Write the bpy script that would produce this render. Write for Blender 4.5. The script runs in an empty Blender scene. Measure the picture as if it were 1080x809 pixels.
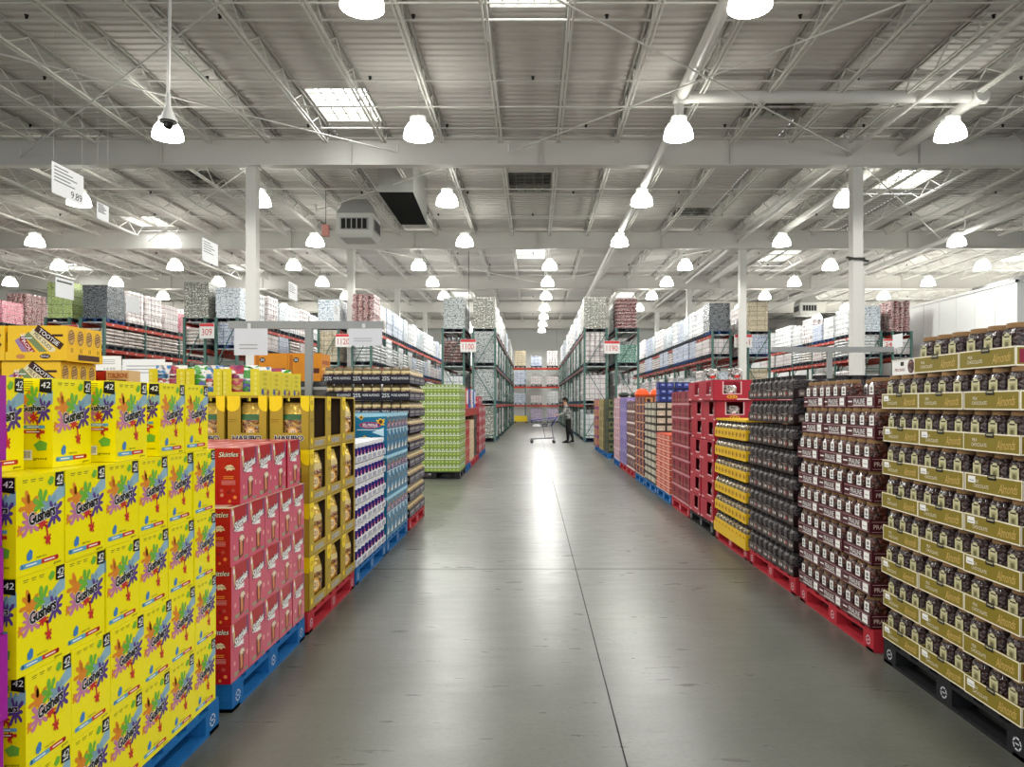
import bpy, math, random
from mathutils import Vector, Matrix
random.seed(7)
sc = bpy.context.scene
C = sc.collection
PI = math.pi
# ---------------------------------------------------------------- helpers
def lin(h):
    h = h.lstrip('#'); o = []
    for i in (0, 2, 4):
        c = int(h[i:i+2], 16) / 255
        o.append(c / 12.92 if c <= .04045 else ((c + .055) / 1.055) ** 2.4)
    return tuple(o)
MATS = {}
def M(col, rough=.55, metal=0.0, var=.06, scale=9.0, bump=0.0, bscale=30.0, coat=0.0, emit=0.0, alpha=1.0, spec=.5, trans=0.0):
    spec = spec * .55
    key = (col, rough, metal, var, scale, bump, bscale, coat, emit, alpha, spec, trans)
    if key in MATS: return MATS[key]
    m = bpy.data.materials.new('paint_' + col.strip('#')); m.use_nodes = True
    nt = m.node_tree; n = nt.nodes; L = nt.links; b = n['Principled BSDF']
    c = lin(col)
    b.inputs['Roughness'].default_value = rough; b.inputs['Metallic'].default_value = metal
    b.inputs['Coat Weight'].default_value = coat; b.inputs['Specular IOR Level'].default_value = spec
    b.inputs['Transmission Weight'].default_value = trans
    tc = n.new('ShaderNodeTexCoord'); no = n.new('ShaderNodeTexNoise'); no.inputs['Scale'].default_value = scale
    L.new(tc.outputs['Object'], no.inputs['Vector'])
    mx = n.new('ShaderNodeMix'); mx.data_type = 'RGBA'
    mx.inputs[6].default_value = (*[min(1, x * (1 - var)) for x in c], 1)
    mx.inputs[7].default_value = (*[min(1, x * (1 + var)) for x in c], 1)
    L.new(no.outputs['Fac'], mx.inputs[0]); L.new(mx.outputs[2], b.inputs['Base Color'])
    if bump:
        n2 = n.new('ShaderNodeTexNoise'); n2.inputs['Scale'].default_value = bscale
        L.new(tc.outputs['Object'], n2.inputs['Vector'])
        bp = n.new('ShaderNodeBump'); bp.inputs['Strength'].default_value = bump; bp.inputs['Distance'].default_value = .01
        L.new(n2.outputs['Fac'], bp.inputs['Height']); L.new(bp.outputs['Normal'], b.inputs['Normal'])
    if emit:
        b.inputs['Emission Color'].default_value = (*c, 1); b.inputs['Emission Strength'].default_value = emit
    if alpha < 1: b.inputs['Alpha'].default_value = alpha
    MATS[key] = m
    return m
def Mprint(name, base, c2, c3, bw=.3, bh=.2, rough=.35, spots=.5, nscale=22.0, wrap=.25):
    """packaging seen through stretch wrap: rows of packs, printed patches, crumpled film"""
    if name in MATS: return MATS[name]
    m = bpy.data.materials.new(name); m.use_nodes = True
    nt = m.node_tree; n = nt.nodes; L = nt.links; b = n['Principled BSDF']
    tc = n.new('ShaderNodeTexCoord')
    # horizontal coordinate: x+y so that every side shows the rows
    sp = n.new('ShaderNodeSeparateXYZ'); L.new(tc.outputs['Object'], sp.inputs[0])
    ad = n.new('ShaderNodeMath'); ad.operation = 'ADD'; L.new(sp.outputs[0], ad.inputs[0]); L.new(sp.outputs[1], ad.inputs[1])
    oi = n.new('ShaderNodeObjectInfo')
    ad2 = n.new('ShaderNodeMath'); ad2.operation = 'MULTIPLY_ADD'; ad2.inputs[1].default_value = 7.0
    L.new(oi.outputs['Random'], ad2.inputs[0]); L.new(ad.outputs[0], ad2.inputs[2])
    cb = n.new('ShaderNodeCombineXYZ'); L.new(ad2.outputs[0], cb.inputs[0]); L.new(sp.outputs[2], cb.inputs[1])
    br = n.new('ShaderNodeTexBrick'); br.offset = 0.0; br.inputs['Scale'].default_value = 1.0
    br.inputs['Brick Width'].default_value = bw; br.inputs['Row Height'].default_value = bh
    br.inputs['Mortar Size'].default_value = .012; br.inputs['Mortar Smooth'].default_value = .3
    br.inputs['Color1'].default_value = (*lin(base), 1); br.inputs['Color2'].default_value = (*[x * .8 for x in lin(base)], 1)
    br.inputs['Mortar'].default_value = (*[x * .3 for x in lin(base)], 1)
    L.new(cb.outputs[0], br.inputs['Vector'])
    cur = br.outputs['Color']
    for k, (cc, th) in enumerate(((c2, .5 + .12 * (1 - spots)), (c3, .6 + .08 * (1 - spots)))):
        no = n.new('ShaderNodeTexNoise'); no.inputs['Scale'].default_value = nscale * (1, .45)[k]; no.inputs['Detail'].default_value = 3
        mp = n.new('ShaderNodeMapping'); mp.inputs['Location'].default_value = (3.1 * k, 1.7 * k, 0); mp.inputs['Scale'].default_value = (1, 1.5, 1)
        L.new(cb.outputs[0], mp.inputs[0]); L.new(mp.outputs[0], no.inputs['Vector'])
        rp = n.new('ShaderNodeValToRGB'); rp.color_ramp.elements[0].position = th - .02; rp.color_ramp.elements[1].position = th + .02
        L.new(no.outputs['Fac'], rp.inputs[0])
        mx = n.new('ShaderNodeMix'); mx.data_type = 'RGBA'; L.new(rp.outputs[0], mx.inputs[0])
        L.new(cur, mx.inputs[6]); mx.inputs[7].default_value = (*lin(cc), 1); cur = mx.outputs[2]
    L.new(cur, b.inputs['Base Color']); b.inputs['Roughness'].default_value = rough
    n2 = n.new('ShaderNodeTexNoise'); n2.inputs['Scale'].default_value = 14; n2.inputs['Distortion'].default_value = 1.5
    L.new(tc.outputs['Object'], n2.inputs['Vector'])
    bp = n.new('ShaderNodeBump'); bp.inputs['Strength'].default_value = wrap; bp.inputs['Distance'].default_value = .03
    L.new(n2.outputs['Fac'], bp.inputs['Height']); L.new(bp.outputs['Normal'], b.inputs['Normal'])
    MATS[name] = m
    return m
def Mcell(name, dark, light, scale=70.0, rough=.3, coat=.5, bump=.8):
    """nuts or sweets seen through clear plastic"""
    m = bpy.data.materials.new(name); m.use_nodes = True
    nt = m.node_tree; n = nt.nodes; L = nt.links; b = n['Principled BSDF']
    tc = n.new('ShaderNodeTexCoord'); vo = n.new('ShaderNodeTexVoronoi'); vo.inputs['Scale'].default_value = scale
    L.new(tc.outputs['Object'], vo.inputs['Vector'])
    mx = n.new('ShaderNodeMix'); mx.data_type = 'RGBA'
    sx = n.new('ShaderNodeSeparateColor'); L.new(vo.outputs['Color'], sx.inputs[0]); L.new(sx.outputs[0], mx.inputs[0])
    mx.inputs[6].default_value = (*lin(dark), 1); mx.inputs[7].default_value = (*lin(light), 1)
    L.new(mx.outputs[2], b.inputs['Base Color'])
    bp = n.new('ShaderNodeBump'); bp.inputs['Strength'].default_value = bump; bp.inputs['Distance'].default_value = .01; bp.invert = True
    L.new(vo.outputs['Distance'], bp.inputs['Height']); L.new(bp.outputs['Normal'], b.inputs['Normal'])
    b.inputs['Roughness'].default_value = rough; b.inputs['Coat Weight'].default_value = coat
    return m
# text outlines, cached
TXT = {}
def glyphs(s, offset=0.0, shear=0.0):
    k = (s, offset, shear)
    if k in TXT: return TXT[k]
    cu = bpy.data.curves.new('lettering', 'FONT'); cu.body = s; cu.size = 1; cu.offset = offset; cu.shear = shear
    cu.resolution_u = 2; cu.space_character = .95
    ob = bpy.data.objects.new('lettering', cu); C.objects.link(ob)
    bpy.context.view_layer.update()
    ev = ob.evaluated_get(bpy.context.evaluated_depsgraph_get()); me = ev.to_mesh()
    vs = [(v.co.x, v.co.y) for v in me.vertices]; fs = [tuple(p.vertices) for p in me.polygons]
    ev.to_mesh_clear(); bpy.data.objects.remove(ob); bpy.data.curves.remove(cu)
    TXT[k] = (vs, fs)
    return TXT[k]
class Fr:
    """a rectangle's own 2-D frame: origin, right, up; n points outwards"""
    def __init__(s, o, u, v): s.o = Vector(o); s.u = Vector(u); s.v = Vector(v); s.n = s.u.cross(s.v).normalized()
    def p(s, a, b, e=0): return s.o + s.u * a + s.v * b + s.n * e
class MB:
    def __init__(s): s.v = []; s.f = []; s.mi = []; s.mats = []; s.sm = []
    def idx(s, m):
        if m not in s.mats: s.mats.append(m)
        return s.mats.index(m)
    def add(s, vs, fs, m, smooth=False):
        b = len(s.v); s.v += [tuple(x) for x in vs]; i = s.idx(m)
        for f in fs: s.f.append(tuple(b + k for k in f)); s.mi.append(i); s.sm.append(smooth)
    def box(s, x0, x1, y0, y1, z0, z1, m):
        s.add([(x0,y0,z0),(x1,y0,z0),(x1,y1,z0),(x0,y1,z0),(x0,y0,z1),(x1,y0,z1),(x1,y1,z1),(x0,y1,z1)],
              [(3,2,1,0),(4,5,6,7),(0,1,5,4),(1,2,6,5),(2,3,7,6),(3,0,4,7)], m)
    def cbox(s, c, d, m): s.box(c[0]-d[0]/2, c[0]+d[0]/2, c[1]-d[1]/2, c[1]+d[1]/2, c[2]-d[2]/2, c[2]+d[2]/2, m)
    def bar(s, p, q, w, h, m, up=(0,0,1)):
        p = Vector(p); q = Vector(q); d = (q - p).normalized(); up = Vector(up)
        if abs(d.dot(up)) > .99: up = Vector((0,1,0))
        a = d.cross(up).normalized() * w / 2; b = a.cross(d).normalized() * h / 2
        vs = [p-a-b, p+a-b, p+a+b, p-a+b, q-a-b, q+a-b, q+a+b, q-a+b]
        s.add(vs, [(0,1,2,3),(7,6,5,4),(0,4,5,1),(1,5,6,2),(2,6,7,3),(3,7,4,0)], m)
    def tube(s, p, q, r, m, n=8, r2=None):
        p = Vector(p); q = Vector(q); d = (q - p).normalized(); up = Vector((0,0,1)) if abs(d.z) < .95 else Vector((0,1,0))
        a = d.cross(up).normalized(); b = a.cross(d).normalized(); r2 = r if r2 is None else r2
        vs = [p + (a*math.cos(t)+b*math.sin(t))*r for t in [2*PI*k/n for k in range(n)]] + [q + (a*math.cos(t)+b*math.sin(t))*r2 for t in [2*PI*k/n for k in range(n)]]
        s.add(vs, [(k, (k+1)%n, n+(k+1)%n, n+k) for k in range(n)], m, True)
        s.add(vs[:n], [tuple(range(n))[::-1]], m); s.add(vs[n:], [tuple(range(n))], m)
    def lathe(s, prof, m, n=24, c=(0,0,0), sq=0.0, mats=None):
        vs = []; R = len(prof)
        for r, z in prof:
            for k in range(n):
                t = 2*PI*k/n; ct, st = math.cos(t), math.sin(t)
                q = 1.0
                if sq: q = 1 / (abs(ct)**sq + abs(st)**sq) ** (1/sq)
                vs.append((c[0]+r*q*ct, c[1]+r*q*st, c[2]+z))
        for j in range(R-1):
            s.add([vs[j*n+k] for k in range(n)] + [vs[(j+1)*n+k] for k in range(n)],
                  [(k,(k+1)%n,n+(k+1)%n,n+k) for k in range(n)], (mats[j] if mats else m), True)
        if prof[0][0] > 1e-5: s.add(vs[:n], [tuple(range(n))[::-1]], m)
        if prof[-1][0] > 1e-5: s.add(vs[-n:], [tuple(range(n))], (mats[-1] if mats else m))
    def poly(s, F, pts, m, e=.0008): s.add([F.p(a, b, e) for a, b in pts], [tuple(range(len(pts)))], m)
    def rect(s, F, a0, a1, b0, b1, m, e=.0008): s.poly(F, [(a0,b0),(a1,b0),(a1,b1),(a0,b1)], m, e)
    def oval(s, F, a, b, ra, rb, m, e=.0008, n=16, rot=0):
        pts = []
        for k in range(n):
            t = 2*PI*k/n; x, y = ra*math.cos(t), rb*math.sin(t)
            pts.append((a + x*math.cos(rot) - y*math.sin(rot), b + x*math.sin(rot) + y*math.cos(rot)))
        s.poly(F, pts, m, e)
    def splat(s, F, a, b, ra, rb, m, e=.0008, n=9, seed=1, spike=.45):
        rr = random.Random(seed); pts = []; am = [rr.uniform(.7, 1.1) for _ in range(n)]; jt = [rr.uniform(-.2, .2) for _ in range(n)]
        for k in range(n):
            t0 = 2*PI*(k+jt[k])/n; hw = PI/n*.62
            for dt, q in ((-hw*1.35, spike*.95), (-hw*.8, am[k]*.84), (0, am[k]), (hw*.8, am[k]*.84), (hw*1.35, spike*.95)):
                pts.append((a + ra*q*math.cos(t0+dt), b + rb*q*math.sin(t0+dt)))
        c = F.p(a, b, e)
        vs = [c] + [F.p(x, y, e) for x, y in pts]; N = len(pts)
        s.add(vs, [(0, 1+k, 1+(k+1) % N) for k in range(N)], m)
    def text(s, F, st, a, b, w, h, m, e=.0016, shear=0.0, out=None, ow=.05, rot=0.0, bold=0.0):
        vs, fs = glyphs(st, bold, shear)
        if not vs: return
        x0 = min(p[0] for p in vs); x1 = max(p[0] for p in vs); y0 = min(p[1] for p in vs); y1 = max(p[1] for p in vs)
        kx = w / max(1e-6, x1-x0); ky = h / max(1e-6, y1-y0); cx = (x0+x1)/2; cy = (y0+y1)/2
        cr, sr = math.cos(rot), math.sin(rot)
        def tr(p, ee):
            x = (p[0]-cx)*kx; y = (p[1]-cy)*ky
            return F.p(a + x*cr - y*sr, b + x*sr + y*cr, ee)
        if out:
            v2, f2 = glyphs(st, ow, shear); s.add([tr(p, e - .0004) for p in v2], f2, out)
        s.add([tr(p, e) for p in vs], fs, m)
    def build(s, name, parent=None, loc=(0,0,0), rz=0.0):
        me = bpy.data.meshes.new(name); me.from_pydata(s.v, [], s.f)
        for m in s.mats: me.materials.append(m)
        me.polygons.foreach_set('material_index', s.mi); me.polygons.foreach_set('use_smooth', s.sm); me.update()
        o = bpy.data.objects.new(name, me); C.objects.link(o); o.location = loc; o.rotation_euler = (0,0,rz)
        if parent: o.parent = parent
        return o
def tag(o, label=None, cat=None, group=None, kind=None):
    if label:
        for a, b in ((' in from the aisle', ' file in'), (' in its tray', ' in tray'), (' layer up, ', ' layer, '), (' tier up, ', ' tier, ')): label = label.replace(a, b)
        o['label'] = label
    if cat: o['category'] = cat
    if group: o['group'] = group
    if kind: o['kind'] = kind
    return o
def empty(name, loc=(0,0,0), rz=0.0):
    o = bpy.data.objects.new(name, None); C.objects.link(o); o.location = loc; o.rotation_euler = (0,0,rz); o.empty_display_size = .1
    return o
def dup(o, parent=None):
    c = o.copy(); C.objects.link(c)
    if parent: c.parent = parent
    for ch in list(o.children): dup(ch, c)
    return c
class Proto:
    """the first placement is the thing itself, later ones are copies of it and its parts"""
    def __init__(s, root, cat): s.r = root; s.cat = cat; s.used = False
    def put(s, loc, label, group=None, rz=0.0, part=None):
        o = dup(s.r) if s.used else s.r
        s.used = True; o.location = loc; o.rotation_euler = (0,0,rz)
        tag(o, label, s.cat, group)
        return o
ORD = 'zeroth first second third fourth fifth sixth seventh eighth ninth tenth eleventh twelfth thirteenth fourteenth fifteenth sixteenth seventeenth eighteenth nineteenth twentieth'.split()
def ordn(k):
    if k <= 20: return ORD[k]
    t = {2: 'twenty', 3: 'thirty', 4: 'forty'}[k // 10]
    return {2: 'twentieth', 3: 'thirtieth', 4: 'fortieth'}[k // 10] if k % 10 == 0 else t + '-' + ORD[k % 10]
def px(x, Y): return (x - 562) * Y / 780
def pz(y, Y): return 1.5 + (426 - y) * Y / 780
def faces(sx, sy, sz):
    return {'+x': Fr((sx/2,-sy/2,0),(0,1,0),(0,0,1)), '-x': Fr((-sx/2,sy/2,0),(0,-1,0),(0,0,1)),
            '-y': Fr((-sx/2,-sy/2,0),(1,0,0),(0,0,1)), '+y': Fr((sx/2,sy/2,0),(-1,0,0),(0,0,1)),
            'top': Fr((-sx/2,-sy/2,sz),(1,0,0),(0,1,0))}
def jit(a=.004): return random.uniform(-a, a)
# ---------------------------------------------------------------- render settings, world, camera
sc.view_settings.view_transform = 'Standard'; sc.view_settings.look = 'None'
sc.view_settings.exposure = 0.62; sc.view_settings.gamma = 1.0; sc.view_settings.use_curve_mapping = False
w = bpy.data.worlds.new('daylight'); sc.world = w; w.use_nodes = True
w.node_tree.nodes['Background'].inputs[0].default_value = (.9, .95, 1, 1); w.node_tree.nodes['Background'].inputs[1].default_value = 1.2
cam = bpy.data.cameras.new('camera'); co = bpy.data.objects.new('camera', cam); C.objects.link(co)
co.location = (0, 0, 1.5); co.rotation_euler = (PI/2, 0, 0)
cam.sensor_width = 36; cam.lens = 26; cam.shift_x = -22/1080; cam.shift_y = 21.5/1080; cam.clip_end = 300; cam.clip_start = .05
sc.camera = co
try:
    sc.cycles.max_bounces = 6; sc.cycles.diffuse_bounces = 4; sc.cycles.glossy_bounces = 3; sc.cycles.transparent_max_bounces = 8
    sc.cycles.sample_clamp_indirect = 6
except Exception: pass
# ================================================================ THE BUILDING
XL, XR, YB, YF = -31.0, 29.0, -14.0, 62.5
DECK = 8.45
BOT = 8.0
def floor_mat():
    m = bpy.data.materials.new('polished_concrete'); m.use_nodes = True
    nt = m.node_tree; n = nt.nodes; L = nt.links; b = n['Principled BSDF']
    tc = n.new('ShaderNodeTexCoord')
    a = n.new('ShaderNodeTexNoise'); a.inputs['Scale'].default_value = .55; a.inputs['Detail'].default_value = 6; a.inputs['Roughness'].default_value = .6
    f = n.new('ShaderNodeTexNoise'); f.inputs['Scale'].default_value = 38; f.inputs['Detail'].default_value = 4
    L.new(tc.outputs['Object'], a.inputs['Vector']); L.new(tc.outputs['Object'], f.inputs['Vector'])
    r = n.new('ShaderNodeValToRGB'); e = r.color_ramp.elements
    e[0].position = .3; e[0].color = (*lin('5A5C54'), 1); e[1].position = .72; e[1].color = (*lin('74766D'), 1)
    L.new(a.outputs['Fac'], r.inputs[0])
    mx = n.new('ShaderNodeMix'); mx.data_type = 'RGBA'; mx.blend_type = 'MULTIPLY'; mx.inputs[0].default_value = .35
    L.new(r.outputs[0], mx.inputs[6]); L.new(f.outputs['Fac'], mx.inputs[7])
    # scuffs
    s = n.new('ShaderNodeTexNoise'); s.inputs['Scale'].default_value = 3.0; s.inputs['Detail'].default_value = 8; s.inputs['Distortion'].default_value = .6
    mp = n.new('ShaderNodeMapping'); mp.inputs['Scale'].default_value = (.5, 2.2, 1); L.new(tc.outputs['Object'], mp.inputs[0]); L.new(mp.outputs[0], s.inputs['Vector'])
    sr = n.new('ShaderNodeValToRGB'); sr.color_ramp.elements[0].position = .7; sr.color_ramp.elements[1].position = .78
    L.new(s.outputs['Fac'], sr.inputs[0])
    m2 = n.new('ShaderNodeMix'); m2.data_type = 'RGBA'; L.new(sr.outputs[0], m2.inputs[0]); L.new(mx.outputs[2], m2.inputs[6]); m2.inputs[7].default_value = (*lin('6B6156'), 1)
    m3 = n.new('ShaderNodeMath'); m3.operation = 'MULTIPLY'; m3.inputs[1].default_value = .35; L.new(sr.outputs[0], m3.inputs[0]); L.new(m3.outputs[0], m2.inputs[0])
    L.new(m2.outputs[2], b.inputs['Base Color'])
    rr = n.new('ShaderNodeMapRange'); rr.inputs[3].default_value = .25; rr.inputs[4].default_value = .39
    st = n.new('ShaderNodeTexNoise'); st.inputs['Scale'].default_value = 2.2; st.inputs['Detail'].default_value = 7; st.inputs['Roughness'].default_value = .7
    ms = n.new('ShaderNodeMapping'); ms.inputs['Scale'].default_value = (.9, 5, 1); L.new(tc.outputs['Object'], ms.inputs[0]); L.new(ms.outputs[0], st.inputs['Vector'])
    L.new(st.outputs['Fac'], rr.inputs[0]); rr.inputs[1].default_value = .3; rr.inputs[2].default_value = .7; L.new(rr.outputs[0], b.inputs['Roughness'])
    b.inputs['Specular IOR Level'].default_value = .27
    bp = n.new('ShaderNodeBump'); bp.inputs['Strength'].default_value = .03; bp.inputs['Distance'].default_value = .01
    L.new(f.outputs['Fac'], bp.inputs['Height']); L.new(bp.outputs['Normal'], b.inputs['Normal'])
    return m
FM = floor_mat()
# slabs with real saw-cut joints between them
jx = [XL, -20.3, -13.4, -6.5, .39, 7.3, 14.2, 21.1, XR]; jy = [YB, -7.1, -.2, 6.72, 13.6, 20.5, 27.4, 34.3, 41.2, 48.1, 55, YF]
mb = MB(); JM = M('2A2A28', rough=.8)
for i in range(len(jx)-1):
    for j in range(len(jy)-1):
        g = .0035; q = .009
        mb.add([(jx[i]+g,jy[j]+q,0),(jx[i+1]-g,jy[j]+q,0),(jx[i+1]-g,jy[j+1]-q,0),(jx[i]+g,jy[j+1]-q,0)], [(0,1,2,3)], FM)
mb.add([(XL,YB,-.006),(XR,YB,-.006),(XR,YF,-.006),(XL,YF,-.006)], [(0,1,2,3)], JM)
tag(mb.build('floor'), kind='structure')
# skylight wells
SKY = [(-5.06,16.3,18.2,1),(-.81,11.0,12.97,1),(-.81,33.0,35.4,1),(10.79,22.0,24.0,1),(10.79,33.5,36,1),(-15.31,27.3,29.0,1),(-15.31,36.9,38.6,1),(-24.0,36.6,38.6,1),
       (4.99,46.2,48,1),(-5.06,46,48,1),(22.4,34,36,1),(-.81,22.2,24.4,0),(4.99,16.9,18.0,0),(-10.86,22.0,23.9,0),(4.99,26.2,27.6,0),(-5.06,26.0,27.6,0)]
DM = M('CDC9C4', rough=.7, var=.05, scale=1.5)
# the ribbed steel deck, open where the skylights are
mb = MB()
def deck_strip(x0, x1, y0, y1):
    y = y0
    vs = []; k = 0
    prof = [(0,0),(.09,0),(.12,.03),(.21,.03),(.24,0)]
    while y < y1 - 1e-6:
        for dy, dz in prof[:-1]:
            if y + dy <= y1: vs.append((y + dy, DECK + dz))
        y += .24
    vs.append((y1, DECK))
    pts = [(x0, a, b) for a, b in vs] + [(x1, a, b) for a, b in vs]; N = len(vs)
    mb.add(pts, [(k, N+k, N+k+1, k+1) for k in range(N-1)], DM)
cols = sorted(set([XL, XR] + [s[0] for s in SKY] + [s[0]+1.4 for s in SKY]))
for a, b in zip(cols[:-1], cols[1:]):
    holes = sorted([(s[1], s[2]) for s in SKY if s[0] <= a + .01 and s[0] + 1.4 >= b - .01]); y = YB
    for h0, h1 in holes:
        deck_strip(a, b, y, h0); y = h1
    deck_strip(a, b, y, YF)
tag(mb.build('ceiling'), kind='structure')
WM = M('D9DAD6', rough=.75, var=.03, scale=.6)
mb = MB(); mb.box(XL, XR, YF, YF+.25, 0, DECK+.05, WM)
for k in range(9): mb.box(XL+k*6.6, XL+k*6.6+.04, YF-.012, YF, 0, DECK, M('B9BAB6', rough=.8))
tag(mb.build('wall_far'), kind='structure')
mb = MB(); mb.box(XL-.25, XL, YB, YF, 0, DECK+.05, WM); mb.box(XL, XL+.02, YB, YF, 1.0, 1.25, M('9A2B2B')); tag(mb.build('wall_left'), kind='structure')
mb = MB(); mb.box(XR, XR+.25, YB, YF, 0, DECK+.05, WM); mb.box(XR-.02, XR, YB, YF, 1.0, 1.25, M('9A2B2B')); tag(mb.build('wall_right'), kind='structure')
# skylights
SG = M('F4F6F4', rough=.4, emit=3.6, var=.02); SD = M('4A4A46', rough=.4, var=.1); SF = M('C9C7C0', rough=.6)
names = ['above the aisle, beside the pole camera','at the top edge of the picture above the aisle','small and bright over the far aisle','over the tall column by the white pipe','beyond the column by the white pipe',
 'over the rack behind the candy bar boxes','over the rack with the red number sign','over the outermost rack','above the far dark red bag pallet','above the far grey wrapped pallet','over the white cooler',
 'dark and unlit, straight above the aisle','dark and unlit, behind the white pipe elbow','dark and unlit, over the hanging price sign','dark and unlit, beyond the hooked pipe','dark and unlit, beside the return duct']
for (x, y0, y1, lit), nm in zip(SKY, names):
    t = empty('skylight', (x+.7, (y0+y1)/2, DECK)); tag(t, 'square skylight in the ribbed roof, ' + nm, 'skylight')
    L2 = (y1-y0)/2; m = MB(); h = .35
    for a in (-.7, .68): m.box(a, a+.02, -L2, L2, 0, h, SF)
    for a in (-L2, L2-.02): m.box(-.68, .68, a, a+.02, 0, h, SF)
    m.build('curb', t)
    m = MB(); m.box(-.68, .68, -L2+.02, L2-.02, h-.04, h-.02, SG if lit else SD); m.build('glazing', t)
    m = MB()
    for k in range(1, 5): m.box(-.7+k*.28-.012, -.7+k*.28+.012, -L2+.02, L2-.02, h-.3, h-.27, SF if lit else M('77756F'))
    nn = max(2, int((y1-y0)/.35))
    for k in range(1, nn): m.box(-.68, .68, -L2+k*2*L2/nn-.012, -L2+k*2*L2/nn+.012, h-.3, h-.27, SF if lit else M('77756F'))
    m.build('safety_grate', t)
    if lit:
        li = bpy.data.lights.new('skylight_daylight', 'AREA'); li.shape = 'RECTANGLE'; li.size = 1.3; li.size_y = y1-y0-.1; li.energy = 12; li.color = (.93,.97,1)
        lo = bpy.data.objects.new('skylight_daylight', li); C.objects.link(lo); lo.location = (x+.7, (y0+y1)/2, DECK+.02)
# girders
GY = [8.9, 19.0, 29.15, 39.3, 49.4, 59.6]
GM = M('D2CFC9', rough=.6, var=.04, scale=1.0)
for k, y in enumerate(GY):
    t = empty('roof_girder', (0, y, 0))
    tag(t, 'deep white steel girder spanning the store, ' + ordn(k+1) + ' one from the camera', 'girder', None)
    m = MB(); m.box(XL, XR, -.012, .012, 7.62, 8.28, GM); m.build('web', t)
    m = MB(); m.box(XL, XR, -.14, .14, 7.6, 7.625, GM); m.build('bottom_flange', t)
    m = MB(); m.box(XL, XR, -.14, .14, 8.275, 8.3, GM); m.build('top_flange', t)
    m = MB()
    for q in range(12):
        x = -28.9 + q * 4.85
        m.box(x-.012, x+.012, -.13, .13, 7.625, 8.275, GM)
    m.build('stiffener_plates', t)
# open-web joists
JT = M('AAA7A1', rough=.6, var=.05); JB = M('DAD8D2', rough=.55, var=.05)
def joist_parts(L, t, parts=True):
    h = L/2
    a = MB()
    for s in (-.045, .045): a.box(s-.02, s+.02, -h, h, 8.40, 8.44, JT)
    b = MB()
    for s in (-.04, .04): b.box(s-.019, s+.019, -h+.55, h-.55, BOT, BOT+.04, JB)
    c = a if not parts else MB(); n = 14; ys = [-h+.15] + [-h+.55 + (L-1.1)*k/n for k in range(n+1)] + [h-.15]
    for k in range(len(ys)-1):
        p = (0, ys[k], 8.41 if k % 2 == 0 else BOT+.02); q = (0, ys[k+1], BOT+.02 if k % 2 == 0 else 8.41)
        c.bar(p, q, .022, .022, JB if not parts else JB)
    if not parts:
        for s in (-.04, .04): a.box(s-.019, s+.019, -h+.55, h-.55, BOT, BOT+.04, JB)
        return a.build('roof_joist')
    a.build('top_chord', t); b.build('bottom_chord', t); c.build('diagonal_web', t)
    return t
def jlabel(k, bay):
    side = 'over the aisle centre' if k == 0 else (ordn(abs(k)) + (' to the right' if k > 0 else ' to the left') + ' of the aisle centre')
    return 'slim open-web roof joist, ' + ordn(bay+1) + ' bay, ' + side
for bay in range(5):
    y0, y1 = GY[bay], GY[bay+1]
    lim = [(-10, 10), (-15, 13), (-20, 17), (-20, 18), (-20, 18)][bay]
    rng = [k for k in range(lim[0], lim[1]+1)]
    near = bay < 2
    t = empty('roof_joist') if near else None
    r = joist_parts(y1-y0, t, near) if near else joist_parts(y1-y0, None, False)
    P = Proto(r, 'joist')
    for k in rng: P.put((.64+1.45*k, (y0+y1)/2, 0), jlabel(k, bay), 'white open-web joists under the roof deck')
# square tube columns
CM = M('D2D0CA', rough=.5, var=.03, scale=2)
def column(x, y, label):
    t = empty('steel_column', (x, y, 0)); tag(t, label, 'column', 'white steel columns')
    m = MB(); m.box(-.13, .13, -.13, .13, .02, 7.56, CM); m.build('shaft', t)
    m = MB(); m.box(-.2, .2, -.2, .2, 0, .02, CM); m.build('base_plate', t)
    m = MB(); m.box(-.17, .17, -.2, .2, 7.56, 7.6, CM); m.build('cap_plate', t)
    return t
column(-7.2, 19, 'white steel column rising behind the yellow candy boxes'); rc = column(8.3, 19, 'white steel column with a dark bracket behind the pecan jars')
m = MB(); m.bar((-.28,-.1,5.25), (.28,-.1,5.15), .1, .03, M('3A3A38')); m.bar((0,-.2,5.2), (0,.1,5.22), .3, .05, M('3A3A38')); m.build('dark_bracket', rc)
m = MB(); m.tube((.16,-.1,0), (.16,-.1,5.0), .03, CM); m.build('conduit', rc)
column(-7.2, 29.3, 'white steel column between the two halves of the rack with the red number sign'); column(8.3, 29.3, 'white steel column in the rack signed 316')
for k, y in enumerate((39.3, 49.4)):
    column(-7.2, y, ('white steel column beyond the dark red wrapped pallets', 'small white steel column deep in the left racks')[k])
    column(8.3, y, ('white steel column beyond the dark wrapped pallet on the right racks', 'small white steel column deep in the right racks')[k])
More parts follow.
